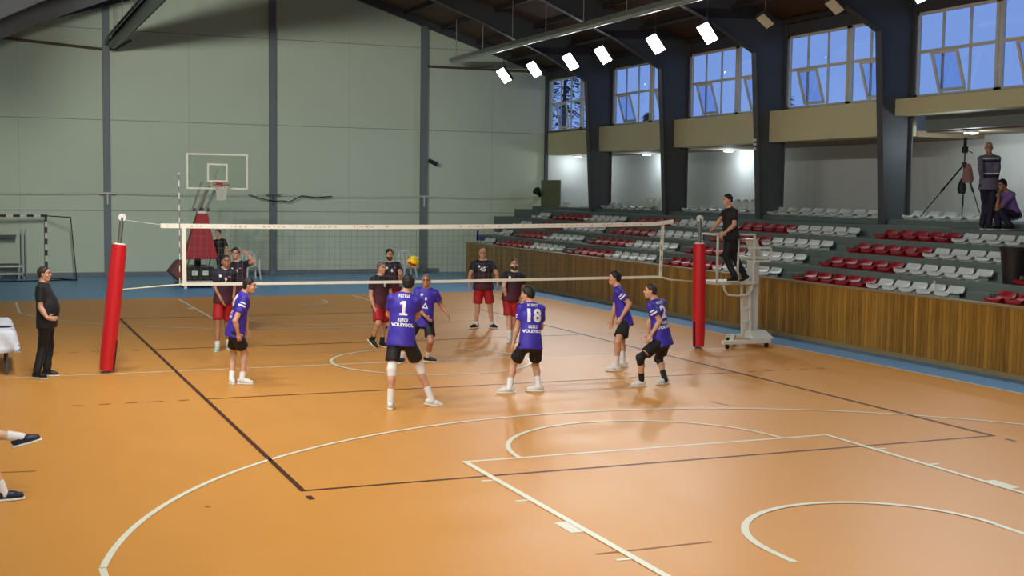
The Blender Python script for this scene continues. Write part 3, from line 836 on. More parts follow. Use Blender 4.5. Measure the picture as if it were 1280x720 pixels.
w = MB(); w.poly([Q(-2.08, 18.2, .45), Q(-1.72, 18.2, .10), Q(-1.70, 18.2, .82), Q(-1.82, 18.2, .78)], (0, 1.0, 0)); w.build('side_pad', 'pad_maroon', bs, bevel=.02)
tag(bs, 'portable basketball backstop with red padded tower, glass board and white hoop net', 'basketball hoop')

# ------------------------------------------------------------------ handball goal near the far wall
gl = empty('handball_goal', (-6.9, 22.8, 0)); G = V(-6.9, 22.8, 0)
p1 = V(-5.41, 23.0, 0); u = V(-1, -.12, 0); u /= np.linalg.norm(u); p0 = p1+u*3.08
bk1 = V(-4.56, 21.72, 0); bk0 = bk1+u*3.3
def striped(a, b, n, name):
    for mi, mt in ((0, 'tape_white'), (1, 'black')):
        pass
    w = MB()
    for i in range(n):
        w.mi = (i+1) % 2; q = a+(b-a)*i/n; r_ = a+(b-a)*(i+1)/n
        w.bar(q, r_, .08, .08, up=(0, 1, 0))
    return w.build(name, ['tape_white', 'black'], gl)
H_ = V(0, 0, 2.06)
striped(p1+H_-G, p1-G+V(0, 0, .0), 11, 'goal_post'); striped(p0+H_-G, p0-G, 11, 'goal_post'); striped(p1+H_-G+V(.04, 0, 0), p0+H_-G-V(.04, 0, 0), 15, 'crossbar')
w = MB()
for P1, B1, tx in ((p1, bk1, V(-4.70, 22.05, 0)), (p0, bk0, p0+V(.7, -.95, 0))):
    w.tube([P1+H_-G, tx+V(0, 0, 2.03)-G], .018, 6); w.tube([tx+V(0, 0, 2.03)-G, B1+V(0, 0, .03)-G], .018, 6); w.tube([B1+V(0, 0, .025)-G, P1+V(0, 0, .025)-G], .02, 6)
w.tube([bk1+V(0, 0, .03)-G, bk0+V(0, 0, .03)-G], .02, 6)
w.build('back_frame', 'black', gl)
tag(gl, 'handball goal with black and white striped posts standing by the far wall at left', 'goal')
# stacked benches behind the goal
r = empty('equipment_rack', (-7.1, 23.25, 0))
w = MB(); w.box(-.6, .78, -.25, .2, 1.36, 1.42); w.build('top_shelf', 'steel_dark', r)
w = MB(); w.box(-.6, .85, -.28, .2, .44, .48); w.build('lower_shelf', 'steel_dark', r)
w = MB()
for x in (-.55, .92, 1.04): w.box(x, x+.05, -.2, -.15, 0, 1.62 if x > .9 else 1.4); w.box(x, x+.05, .15, .2, 0, 1.4)
w.box(.92, 1.09, -.2, .2, 0, .06); w.build('upright', 'metal_grey', r)
tag(r, 'dark metal shelf rack standing behind the handball goal', 'rack')
for k, (z, lb) in enumerate(((.0, 'low white bench under the dark shelf rack, lower of two'), (.24, 'low white bench under the dark shelf rack, upper of two'))):
    r = empty('bench', (-6.6, 22.75, z))
    w = MB(); w.box(-.6, .42, -.14, .14, .16, .21); w.build('seat', 'paint_white', r)
    for x in (-.5, .3): w = MB(); w.box(x, x+.06, -.1, .1, 0, .16); w.build('leg', 'metal_grey', r)
    tag(r, lb, 'bench', 'low benches by the far wall')

# ------------------------------------------------------------------ plastic chairs
def chair(loc, rz, label, cat='chair', group='white plastic chairs by the far wall'):
    r = empty('plastic_chair', loc); r.rotation_euler = (0, 0, rz)
    w = MB(); w.box(-.22, .22, -.22, .22, .43, .455); w.build('seat', 'plastic_white', r, bevel=.01)
    for sx in (-1, 1):
        for sy in (-1, 1):
            w = MB(); w.bar((sx*.24, sy*.24, 0), (sx*.2, sy*.2, .44), .045); w.build('leg', 'plastic_white', r)
        w = MB(); w.tube([(sx*.21, .2, .44), (sx*.23, .22, .66), (sx*.24, -.16, .66), (sx*.21, -.2, .44)], .02, 6); w.build('armrest', 'plastic_white', r)
    w = MB(); w.tube([(-.2, .22, .44), (-.21, .29, .8), (-.12, .31, .9), (.12, .31, .9), (.21, .29, .8), (.2, .22, .44)], .028, 8)
    for x in (-.07, .07): w.bar((x, .22, .45), (x, .30, .88), .06, .015, up=(0, 1, 0))
    w.build('backrest', 'plastic_white', r)
    tag(r, label, cat, group)
chair((6.45, 21.2, 0), .1, 'white plastic armchair by the far wall, right behind the flying ball')
chair((.98, 21.3, 0), .15, 'white plastic armchair by the far wall, behind the player holding his head')
chair((.3, 21.5, 0), -.1, 'white plastic armchair by the far wall, beside the red padded backstop')
w = MB(); w.tube([(-.14, 0, .06), (-.05, 0, .075), (.14, .02, .06)], [.03, .075, .04], 8); o = w.build('bag', 'black', smooth='a'); o.location = (1.45, 22.6, 0)
tag(o, 'small black bag lying on the floor at the foot of the middle wall post', 'bag')

# ------------------------------------------------------------------ scorer's table and chair at the left edge
r = empty('scorers_table', (-7.42, 1.3, 0))
w = MB(); w.box(-.42, .42, -1.0, .98, .715, .74); w.build('tabletop', 'rail_wood', r)
for sx in (-.36, .36):
    for sy in (-.92, .9): w = MB(); w.bar((sx, sy, 0), (sx, sy, .715), .035); w.build('leg', 'steel_dark', r)
tag(r, 'small table at the left edge, hidden under a pale cloth', 'table')
nx, ny = 26, 40; w = MB(); vs = []
for i in range(nx):
    for j in range(ny):
        u = -.80+1.60*i/(nx-1); v = -1.38+2.74*j/(ny-1)
        x = max(-.43, min(.43, u)); y = max(-1.01, min(.99, v)); dx = abs(u-x); dy = abs(v-y)
        drop = max(dx, dy) if (dx > 0 or dy > 0) else 0
        fl_ = .05*math.sin(u*17+v*13)*min(1, drop*4)
        ex = (u-x)*(.18 if dy < dx else .1)+(fl_ if dx > dy else 0); ey = (v-y)*.15+(fl_ if dy >= dx else 0)
        vs.append((x+ex+(.03 if dx > 0 and u > 0 else 0), y+ey, .748-drop*1.02))
w.add(vs, [(i*ny+j, (i+1)*ny+j, (i+1)*ny+j+1, i*ny+j+1) for i in range(nx-1) for j in range(ny-1)])
o = w.build('tablecloth', 'table_cloth', smooth=True, fix=False); o.location = (-7.42, 1.3, 0)
md = o.modifiers.new('thick', 'SOLIDIFY'); md.thickness = .006
tag(o, 'pale white cloth draped over the table at the left edge', 'tablecloth')
w = MB(); w.poly([(-.3, -.12, 0), (.28, -.14, 0), (.36, -.02, 0), (.2, .06, 0), (-.3, .08, 0)], (0, 0, .012)); o = w.build('flag', 'paper_blue'); o.location = (-7.3, .62, .756)
tag(o, 'dark blue folded cloth lying on the front of the white tablecloth', 'cloth', )
w = MB(); w.box(-.12, .12, -.08, .08, 0, .05); o = w.build('case', 'black', bevel=.01); o.location = (-7.3, 2.1, .756)
tag(o, 'small black case at the back corner of the white tablecloth', 'case')
r = empty('folding_chair', (-7.55, 3.1, 0)) if False else empty('folding_chair', (-7.62, -.35, 0))
w = MB(); w.box(-.2, .2, -.2, .2, .42, .45); w.build('seat', 'black', r)
for a, b in (((-.2, -.2, 0), (.2, -.2, .43)), ((.2, -.2, 0), (-.2, -.2, .43)), ((-.2, .2, 0), (.2, .2, .43)), ((.2, .2, 0), (-.2, .2, .43))): w = MB(); w.bar(a, b, .03); w.build('leg', 'black', r)
w = MB(); w.box(-.22, -.19, -.2, .2, .6, .85); w.bar((-.2, -.18, .43), (-.2, -.18, .85), .025); w.bar((-.2, .18, .43), (-.2, .18, .85), .025); w.build('backrest', 'black', r)
tag(r, 'black folding chair in front of the cloth-covered table', 'chair')

# ------------------------------------------------------------------ bin, tripod and boards on the stand
r = empty('rubbish_bin', (9.72, -3.85, 1.5))
w = MB(); w.tube([(0, 0, 0), (0, 0, .62)], [.19, .25], 20); w.build('bin_body', 'black', r, smooth='a')
w = MB(); w.tube([(0, 0, .60), (0, 0, .66)], .27, 20); w.build('rim', 'rubber', r)
tag(r, 'black rubbish bin standing in the stand aisle at the right edge', 'bin')

tp = empty('camera_tripod', (12.75, .85, 2.5)); T0 = V(12.75, .85, 2.5)
w = MB(); w.tube([(0, 0, .35), (0, 0, 1.72)], .014, 8); w.build('centre_column', 'black', tp)
for a, b in (((0, 0, 1.28), (-.25, 1.15, .03)), ((0, 0, 1.28), (-.27, -.28, .03)), ((0, 0, 1.28), (.1, -.5, .03))):
    w = MB(); A_, B2 = V(*a), V(*b); w.tube([A_, A_+(B2-A_)*.45, A_+(B2-A_)*.46, B2], [.02, .018, .012, .012], 8); w.tube([A_+(B2-A_)*.43, A_+(B2-A_)*.49], .026, 8); w.build('leg', 'black', tp)
w = MB(); w.tube([(0, 0, 1.24), (0, 0, 1.32)], .05, 10); w.build('hub', 'black', tp, smooth='a')
w = MB(); w.obox((0, 0, 1.60), (1, 0, 0), (0, 1, 0), (0, 0, 1), .045, .05, .06); w.tube([(0, 0, 1.52), (0, 0, 1.58)], .06, 10); w.tube([(0, -.03, 1.6), (-.05, -.28, 1.52)], .012, 6); w.build('pan_head', 'black', tp)
w = MB(); w.obox((0, 0, 1.76), (1, 0, 0), (0, 1, 0), (0, 0, 1), .02, .03, .10); w.build('phone_clamp', 'black', tp)
tag(tp, 'tall black camera tripod standing on the ledge of the stand beside two spectators', 'tripod')
w = MB(); w.tube([(0, 0, .0), (0, 0, .10), (0, 0, .2), (0, 0, .34)], [.07, .1, .085, .03], 10); o = w.build('black_pouch', 'black', smooth='a'); o.location = T0+V(-.03, .02, .62)
tag(o, 'black pouch hanging from the middle of the camera tripod', 'pouch')
w = MB(); w.tube([(0, 0, .0), (0, 0, .08), (0, 0, .3), (0, 0, .42)], [.10, .13, .09, .04], 10); o = w.build('plastic_bag', 'bag_pink', smooth='a'); o.location = T0+V(-.02, -.14, .86)
tag(o, 'brownish pink bag hanging beside the pouch on the camera tripod', 'bag')

w = MB(); w.box(12.55, 12.60, 21.75, 23.45, 2.5, 3.5); o = w.build('olive_board', 'olive_board'); tag(o, 'large plain olive board leaning upright at the far end of the top ledge', 'board')
w = MB(); w.box(12.5, 12.9, 20.9, 21.6, 2.5, 2.58); w.box(12.55, 12.85, 20.9, 21.4, 2.6, 2.66); o = w.build('white_sheets', 'paint_white'); tag(o, 'flat white sheets lying on the top ledge beside the olive board', 'sheets')
w = MB(); w.box(8.9, 8.96, 20.78, 20.85, 1.2, 1.65); w.box(8.9, 9.7, 20.78, 20.84, 1.2, 1.50); w.box(9.7, 10.35, 20.78, 20.84, 1.2, 1.82); o = w.build('blue_board', 'board_blue'); tag(o, 'dull blue board closing the far end of the stand steps', 'board')
w = MB(); w.tube([(0, 0, 0), (0, 0, .13), (0, 0, .15), (0, 0, .2)], [.032, .032, .014, .014], 10); o = w.build('water_bottle', 'plastic_white', smooth='a'); o.location = (9.0, -2.62, 1.285)
tag(o, 'small clear water bottle standing on a white front-row seat', 'bottle')
for i, (y, z) in enumerate(((16.6, 2.5), (10.9, 2.5))):
    nm = ('second', 'third')[i]
    w = MB()
    for k in range(4):
        yy = y-.42*k
        w.tube([(0, yy-y, 0), (0, yy-y, .1), (.05, yy-y, .32), (.07, yy-y, .4)], [.16, .17, .15, .06], 8)
    o = w.build('covered_bundle', 'plastic_white', smooth='a'); o.location = (13.3, y, z)
    tag(o, 'row of pale plastic covered bundles on the ledge floor in the %s bay' % nm, 'bundle', )
# umpire bay signal lights on the column
w = MB()
for z in (4.28, 4.40, 4.52): w.box(-.03, .0, -.05, .05, z-.035, z+.035)
o = w.build('marker_lights', 'paint_white'); o.location = (12.0, 8.0, 0)
tag(o, 'three small pale marker plates fixed to the steel column behind the umpire', 'marker')

# ------------------------------------------------------------------ people: smooth implicit bodies polygonised on a grid
def nrm(v): v = np.array(v, float); return v/(np.linalg.norm(v)+1e-12)
class Field:
    def __init__(s, lo, hi, h):
        s.h = h; s.lo = np.array(lo, float)-2*h; n = np.ceil((np.array(hi)-s.lo)/h).astype(int)+3
        s.n = n; s.F = np.full(tuple(n), 1.0, np.float32)
        s.ax = [s.lo[i]+h*np.arange(n[i]) for i in range(3)]
    def region(s, lo, hi):
        sl = tuple(slice(max(0, int((lo[i]-s.lo[i])/s.h)), min(s.n[i], int((hi[i]-s.lo[i])/s.h)+2)) for i in range(3))
        if any(q.stop <= q.start for q in sl): return None, None
        X, Y, Z = np.meshgrid(s.ax[0][sl[0]], s.ax[1][sl[1]], s.ax[2][sl[2]], indexing='ij')
        return sl, np.stack([X, Y, Z], -1)
    def smin(s, sl, d, k):
        A = s.F[sl]
        if k <= 0: s.F[sl] = np.minimum(A, d); return
        h = np.clip(.5+.5*(A-d)/k, 0, 1)
        s.F[sl] = A*(1-h)+d*h-k*h*(1-h)
    def cone(s, a, b, ra, rb, k=.02, n=None, sq=1.0):
        """tapered capsule; n, sq: flatten along direction n by the factor sq"""
        a, b = np.array(a, float), np.array(b, float); m = max(ra, rb)+k+.03
        sl, Pn = s.region(np.minimum(a, b)-m, np.maximum(a, b)+m)
        if sl is None: return s
        ba = b-a; L2 = float(ba @ ba)+1e-9
        t = np.clip(((Pn-a) @ ba)/L2, 0, 1)
        v = Pn-a-t[..., None]*ba
        if n is not None:
            c = v @ n; v = v+c[..., None]*n*(1/sq-1)
        d = np.sqrt((v*v).sum(-1))-(ra+(rb-ra)*t)
        s.smin(sl, d.astype(np.float32), k); return s
    def ell(s, c, R, rad, k=.02, sub=False):
        """ellipsoid, R rows = axes"""
        c = np.array(c, float); m = max(rad)+k+.02
        sl, Pn = s.region(c-m, c+m)
        if sl is None: return s
        q = ((Pn-c) @ np.array(R).T)/np.array(rad); r = np.sqrt((q*q).sum(-1))+1e-9
        d = ((r-1)*min(rad)*1.15).astype(np.float32)
        if sub:
            A = s.F[sl]; h = np.clip(.5-.5*(A+d)/k, 0, 1); s.F[sl] = A*(1-h)-d*h+k*h*(1-h)
        else: s.smin(sl, d, k)
        return s
    def clip(s, c, n):
        """keep the half space where (p-c).n < 0"""
        _, Pn = s.region(s.lo, s.lo+s.h*s.n)
        s.F = np.maximum(s.F, ((Pn-np.array(c)) @ nrm(n)).astype(np.float32)); return s
    def clipf(s, f):
        _, Pn = s.region(s.lo, s.lo+s.h*s.n); s.F = np.maximum(s.F, f(Pn).astype(np.float32)); return s
    def wrinkle(s, amp, f=28):
        _, Pn = s.region(s.lo, s.lo+s.h*s.n)
        s.F += (amp*(np.sin(Pn[..., 2]*f+3*np.sin(Pn[..., 0]*9)+2*np.sin(Pn[..., 1]*11))+.6*np.sin(Pn[..., 0]*31+Pn[..., 2]*17))).astype(np.float32); return s
    def mesh(s):
        F = s.F; S = F < 0; nx, ny, nz = F.shape
        c = np.zeros((nx-1, ny-1, nz-1), np.int8)
        for i in (0, 1):
            for j in (0, 1):
                for k in (0, 1): c += S[i:nx-1+i, j:ny-1+j, k:nz-1+k]
        idx = np.argwhere((c > 0) & (c < 8))
        if len(idx) == 0: return np.zeros((0, 3)), np.zeros((0, 4), int)
        ids = -np.ones(c.shape, np.int64); ids[tuple(idx.T)] = np.arange(len(idx))
        acc = np.zeros((len(idx), 3)); cnt = np.zeros(len(idx))
        cor = [(i, j, k) for i in (0, 1) for j in (0, 1) for k in (0, 1)]
        for a in cor:
            for d in range(3):
                if a[d]: continue
                b = list(a); b[d] = 1
                fa = F[tuple((idx+a).T)]; fb = F[tuple((idx+b).T)]
                m = (fa < 0) != (fb < 0); t = np.where(m, fa/np.where(m, fa-fb, 1), 0)
                p = np.repeat(np.array([a], float), len(idx), 0); p[:, d] += t
                acc[m] += p[m]; cnt[m] += 1
        v = s.lo+s.h*(idx+acc/cnt[:, None])
        fs = []
        for d in range(3):
            e = [0, 0, 0]; e[d] = 1
            A = S[:nx-e[0], :ny-e[1], :nz-e[2]]; B_ = S[e[0]:, e[1]:, e[2]:]
            q = np.argwhere(A != B_); u_, w_ = [(1, 2), (2, 0), (0, 1)][d]
            q = q[(q[:, u_] > 0) & (q[:, w_] > 0)]
            lim = np.array(c.shape); q = q[(q[:, u_] < lim[u_]) & (q[:, w_] < lim[w_]) & (q[:, d] < lim[d])]
            if len(q) == 0: continue
            U = np.zeros(3, int); U[u_] = 1; Wv = np.zeros(3, int); Wv[w_] = 1
            g = lambda r: ids[tuple(r.T)]
            quad = np.stack([g(q-U-Wv), g(q-Wv), g(q), g(q-U)], 1)
            flip = ~A[tuple(q.T)]
            quad[flip] = quad[flip][:, ::-1]
            fs.append(quad)
        f = np.concatenate(fs)
        return v, f[(f >= 0).all(1)]
def mesh_obj(name, parts, mt, parent, origin, clean=False):
    vs = []; fs = []; n = 0
    for v, f in parts:
        if len(v) == 0: continue
        vs.append(v-origin); fs.append(f+n); n += len(v)
    if not vs: return None
    v = np.concatenate(vs); f = np.concatenate(fs)
    me = bpy.data.meshes.new(name)
    me.vertices.add(len(v)); me.vertices.foreach_set('co', v.astype(np.float32).ravel())
    me.loops.add(len(f)*4); me.loops.foreach_set('vertex_index', f.astype(np.int32).ravel())
    me.polygons.add(len(f)); me.polygons.foreach_set('loop_start', np.arange(len(f), dtype=np.int32)*4)
    me.update(calc_edges=True); me.validate(); me.materials.append(MATS[mt]); me.shade_smooth()
    o = bpy.data.objects.new(name, me); col.objects.link(o); o.parent = parent
    return o

def decal(shirt, origin, verts2, faces, c, xa, ya, outward, mt, name, res=.022, off=.004):
    """lay flat lettering (verts2, faces) onto the surface of a garment"""
    bm = bmesh.new(); vv = [bm.verts.new((x, y, 0)) for x, y in verts2]
    for f in faces:
        try: bm.faces.new([vv[i] for i in f])
        except ValueError: pass
    for _ in range(4):
        es = [e for e in bm.edges if e.calc_length() > res]
        if not es: break
        bmesh.ops.subdivide_edges(bm, edges=es, cuts=1); bmesh.ops.triangulate(bm, faces=bm.faces)
    me0 = shirt.data
    bvh = BVHTree.FromPolygons([tuple(p.co) for p in me0.vertices], [tuple(p.vertices) for p in me0.polygons])
    c = np.array(c)-origin; ok = True
    for v in bm.verts:
        p = c+xa*v.co.x+ya*v.co.y
        hit = bvh.ray_cast(Vector(p+outward*.5), Vector(-outward), 1.0)
        if hit[0] is None: v.co = Vector(p+outward*.1)
        else: v.co = hit[0]+Vector(outward*off)
    me = bpy.data.meshes.new(name); bm.to_mesh(me); bm.free(); me.materials.append(MATS[mt])
    o = bpy.data.objects.new(name, me); col.objects.link(o); o.parent = shirt
    return o
def rects(l):
    v = []; f = []
    for x, y, w_, h_ in l:
        n = len(v); v += [(x-w_/2, y-h_/2), (x+w_/2, y-h_/2), (x+w_/2, y+h_/2), (x-w_/2, y+h_/2)]; f.append((n, n+1, n+2, n+3))
    return v, f
def discs(l, n=12):
    v = []; f = []
    for x, y, r in l:
        k = len(v); v += [(x+r*math.cos(2*PI*i/n), y+r*math.sin(2*PI*i/n)) for i in range(n)]; f.append(tuple(range(k, k+n)))
    return v, f
def smudge(n, w_, h_, seed):
    """an illegible word: n blocky strokes"""
    r_ = random.Random(seed); L = []; p = w_/n
    for i in range(n):
        x = -w_/2+p*(i+.5)
        L.append((x-p*.26, 0, p*.26, h_)); k = r_.choice((0, 1, 2))
        if k != 1: L.append((x+p*.08, h_*.36, p*.42, h_*.26))
        if k != 2: L.append((x+p*.22, 0, p*.22, h_*.95))
        L.append((x+p*.05, -h_*.36 if k else 0, p*.4, h_*.26))
    return rects(L)

def ang(a): a = math.radians(a); return V(math.cos(a), math.sin(a), 0)
def ik(a, c, px, py, l1, l2, sgn):
    """middle joint seen at pixel (px,py) between a and c with bone lengths l1, l2"""
    best = None; D0 = (depth(a)+depth(c))/2
    for dd in np.linspace(-.5, .5, 101):
        if sgn and dd*sgn < -.02: continue
        p = atd(px, py, D0+dd); e = (np.linalg.norm(p-a)-l1)**2+(np.linalg.norm(p-c)-l2)**2+.002*abs(dd)
        if best is None or e < best[0]: best = (e, p)
    return best[1]

LOG = []
def person(label, k=1.0, ank=None, z0=0, base=None, pel=None, fp=180, neck=None, fs=None, head=None, hf=None, hp=0, arms=None, knees=None, feet=None,
           skin='skin_tan', hair='short', hair_m='hair_black', beard=False, shirt='jersey_blue', bottoms=('shorts', 'shorts_black'), sock=('sock_white', .16), shoe='shoe_white', sole='tape_white',
           pads=None, belly=0, build=1.0, collar=None, prints=(), sleeve=.62, group=None, h=.0155, footlift=(0, 0), longsleeve=False, sweater=False, ankles3=None, skinlegs=True):
    A = {}
    if ankles3: A['L'], A['R'] = map(np.array, ankles3)
    else:
        A['L'] = atz(*ank[0], z0+.095*k+footlift[0]); A['R'] = atz(*ank[1], z0+.095*k+footlift[1])
    D0 = (depth(A['L'])+depth(A['R']))/2
    pelv = atd(pel[0], pel[1], D0+pel[2]); nk = atd(neck[0], neck[1], D0+neck[2]); hd = atd(head[0], head[1], D0+head[2])
    org = np.array([pelv[0], pelv[1], z0]); root = empty('person', org)
    tag(root, label, 'person', group)
    Fp = ang(fp); Rp = np.cross(Fp, V(0, 0, 1)); fs = fp if fs is None else fs
    Fs = ang(fs); sp = nrm(nk-pelv); Rs = nrm(np.cross(Fs, V(0, 0, 1))); Rs = nrm(Rs-sp*(Rs @ sp)); Ft = nrm(np.cross(sp, Rs))
    S = {'R': nk-sp*.085*k+Rs*.158*k*build, 'L': nk-sp*.085*k-Rs*.158*k*build}
    Hp = {'R': pelv+Rp*.095*k-V(0, 0, .03*k), 'L': pelv-Rp*.095*k-V(0, 0, .03*k)}
    E, Wr, Hd = {}, {}, {}
    for s_ in 'LR':
        e, w_ = arms[s_][:2]; hdir = arms[s_][2] if len(arms[s_]) > 2 else None
        Wr[s_] = atd(w_[0], w_[1], depth(S[s_])+w_[2])
        # keep the reach possible
        d = Wr[s_]-S[s_]; L = np.linalg.norm(d); mx = .545*k
        if L > mx: Wr[s_] = S[s_]+d*mx/L
        E[s_] = ik(S[s_], Wr[s_], e[0], e[1], .29*k, .26*k, e[2])
        Hd[s_] = nrm(atd(hdir[0], hdir[1], depth(Wr[s_])+hdir[2])-Wr[s_]) if hdir else nrm(Wr[s_]-E[s_])
    K = {s_: ik(Hp[s_], A[s_], knees[s_][0], knees[s_][1], .43*k, .41*k, knees[s_][2]) for s_ in 'LR'}
    LOG.append((label[:30], 'H~%.2f' % (hd[2]+.12*k-z0), 'spine %.2f' % np.linalg.norm(nk-pelv), 'thigh L%.2f R%.2f shin L%.2f R%.2f' % tuple(np.linalg.norm(v) for v in (K['L']-Hp['L'], K['R']-Hp['R'], K['L']-A['L'], K['R']-A['R'])), 'arm L%.2f R%.2f fore L%.2f R%.2f' % tuple(np.linalg.norm(v) for v in (E['L']-S['L'], E['R']-S['R'], E['L']-Wr['L'], E['R']-Wr['R']))))
    pts = list(A.values())+list(S.values())+list(E.values())+list(Wr.values())+list(K.values())+list(Hp.values())+[pelv, nk, hd]
    lo = np.min(pts, 0)-.22*k; hi = np.max(pts, 0)+.2*k; lo[2] = max(lo[2], z0-.02)
    # --- foot frames
    FD = {s_: (ang(feet[s_][0]) if not isinstance(feet[s_][0], tuple) else nrm(feet[s_][0])) for s_ in 'LR'}
    FT = {}
    for s_ in 'LR':
        pitch = feet[s_][1] if len(feet[s_]) > 1 else 0
        f = nrm(FD[s_]*math.cos(math.radians(pitch))-V(0, 0, 1)*math.sin(math.radians(pitch)))
        r_ = nrm(np.cross(f, V(0, 0, 1))); u_ = nrm(np.cross(r_, f)); FT[s_] = (f, r_, u_)
    # --- body
    B = Field(lo, hi, h)
    waist = pelv+(nk-pelv)*.38; chest = pelv+(nk-pelv)*.70
    bw = build
    B.cone(Hp['L'], Hp['R'], .088*k, .088*k, .03)
    B.cone(pelv, waist, .145*k*bw, .128*k*bw, .03, Ft, .72); B.cone(waist, chest, .128*k*bw, .155*k*bw, .03, Ft, .68)
    B.cone(chest, nk-sp*.04*k, .155*k*bw, .085*k, .03, Ft, .68)
    for s_ in 'LR':
        B.cone(nk-sp*.03*k, S[s_], .045*k, .054*k, .04); B.cone(S[s_], E[s_], .056*k, .041*k, .03); B.cone(E[s_], E[s_]+(Wr[s_]-E[s_])*.35, .041*k, .042*k, .02)
        B.cone(E[s_]+(Wr[s_]-E[s_])*.35, Wr[s_], .042*k, .027*k, .02)
        B.cone(Hp[s_], K[s_], .080*k, .057*k, .03); cv = K[s_]+(A[s_]-K[s_])*.32; back = -FT[s_][0]
        B.cone(K[s_], cv+back*.008, .056*k, .053*k, .02); B.cone(cv+back*.012, K[s_]+(A[s_]-K[s_])*.6, .054*k, .043*k, .02); B.cone(K[s_]+(A[s_]-K[s_])*.55, A[s_], .044*k, .034*k, .02)
        f, r_, u_ = FT[s_]; B.cone(A[s_]-u_*.03-f*.02, A[s_]-u_*.055*k+f*.12*k, .036*k, .024*k, .02)
    Hf = ang(hf if hf is not None else fs); Hf = nrm(Hf*math.cos(math.radians(hp))+V(0, 0, 1)*math.sin(math.radians(hp)))
    Hr = nrm(np.cross(Hf, V(0, 0, 1))); Hu = np.cross(Hr, Hf)
    q = k*.97
    nb = hd-Hu*.05*q-Hf*.025*q
    B.cone(nk-sp*.03*k, nb, .060*k, .056*k, .03)
    parts = [B.mesh()]
    # --- head (finer grid, carried on the neck)
    Hg = Field(hd-.19*k, hd+.19*k, .0075)
    hp_ = lambda x, y, z: hd+(Hr*x+Hf*y+Hu*z)*q
    R3 = [Hr, Hf, Hu]
    Hg.ell(hp_(0, -.012, .03), R3, [.076*q, .097*q, .092*q]); Hg.ell(hp_(0, .022, -.045), R3, [.060*q, .068*q, .078*q], .03); Hg.ell(hp_(0, .05, -.095), R3, [.028*q, .028*q, .022*q], .03)
    Hg.cone(nk-sp*.0, nb, .056*k, .055*k, .03)
    for s1 in (-1, 1):
        Hg.ell(hp_(s1*.031, .095, .012), R3, [.019*q, .016*q, .013*q], .012, sub=True)
        Hg.cone(hp_(s1*.012, .092, .033), hp_(s1*.045, .080, .032), .008*q, .006*q, .012)
        Hg.ell(hp_(s1*.079, -.008, -.008), R3, [.009*q, .02*q, .032*q], .006)
        Hg.ell(hp_(s1*.045, .062, -.03), R3, [.02*q, .018*q, .018*q], .02)
    Hg.cone(hp_(0, .088, .018), hp_(0, .108, -.022), .008*q, .013*q, .012); Hg.ell(hp_(0, .088, -.058), R3, [.024*q, .010*q, .007*q], .008); Hg.ell(hp_(0, .086, -.072), R3, [.020*q, .010*q, .007*q], .008)
    parts.append(Hg.mesh())
    # --- hands
    for s_ in 'LR':
        w0 = Wr[s_]; d = Hd[s_]; med = (-Rs if s_ == 'R' else Rs)
        n_ = nrm(med-d*(med @ d)) if abs(med @ d) < .95 else nrm(Ft-d*(Ft @ d)); a_ = nrm(np.cross(d, n_)); a_ = a_ if (a_ @ Ft) > 0 or abs(a_ @ Ft) < .1 else -a_
        Hn = Field(w0-.24*k, w0+.24*k, .0062)
        Hn.cone(w0-nrm(w0-E[s_])*.03, w0+d*.02, .026*k, .026*k, .01); Hn.cone(w0+d*.025*k, w0+d*.075*k, .030*k, .038*k, .012, n_, .48)
        for i, (o_, L_) in enumerate(((.029, .070), (.010, .080), (-.009, .075), (-.027, .060))):
            b0 = w0+d*.085*k+a_*o_*k; m1 = b0+(d*.97+a_*o_*1.5+n_*.22)*L_*.5*k; m2 = m1+(d*.80+n_*.6)*L_*.5*k
            Hn.cone(b0-d*.03, b0, .0095*k, .0095*k, .006); Hn.cone(b0, m1, .0095*k, .0088*k, .003); Hn.cone(m1, m2, .0088*k, .0075*k, .003)
        t0 = w0+d*.03*k+a_*.026*k; t1 = t0+(d*.6+a_*.75+n_*.25)*.04*k; Hn.cone(t0, t1, .013*k, .011*k, .008); Hn.cone(t1, t1+(d*.9+a_*.25+n_*.2)*.032*k, .011*k, .009*k, .004)
        parts.append(Hn.mesh())
    body = mesh_obj('body', parts, skin, root, org)
    # --- face details
    ey = MB()
    for s1 in (-1, 1):
        c = hp_(s1*.031, .083, .012)-org; ey.tube([c-Hr*.011, c+Hf*.004-Hr*.005, c+Hf*.004+Hr*.005, c+Hr*.011], [.002, .006, .006, .002], 8)
    ey.build('eyes', 'eye', root, smooth=True)
    br = MB()
    for s1 in (-1, 1):
        a1, b1, c1 = (hp_(s1*x, y, z)-org for x, y, z in ((.014, .098, .032), (.032, .094, .038), (.050, .078, .032))); br.tube([a1, b1, c1], [.003, .0045, .0025], 6)
    br.build('eyebrows', hair_m, root, smooth=True)
    if hair:
        G_ = Field(hd-.17*k, hd+.19*k, .0075); th_ = {'short': .007, 'full': .015, 'cropped': .003}[hair]
        G_.ell(hp_(0, -.014, .034), R3, [(.077+th_)*q, (.097+th_)*q, (.094+th_)*q])
        G_.ell(hp_(0, -.05, -.02), R3, [(.062+th_*.7)*q, (.055+th_*.6)*q, .06*q], .02)
        G_.wrinkle(.0018, 150)
        def hc(P_):
            v = P_-hd; y = (v @ Hf)/q; z = (v @ Hu)/q; x = np.abs(v @ Hr)/q
            return np.maximum(np.minimum(y-.9*z+.012-.25*x, 10), np.maximum(-(z+.085), y-.085))*.7
        G_.clipf(hc); mesh_obj('hair', [G_.mesh()], hair_m, root, org)
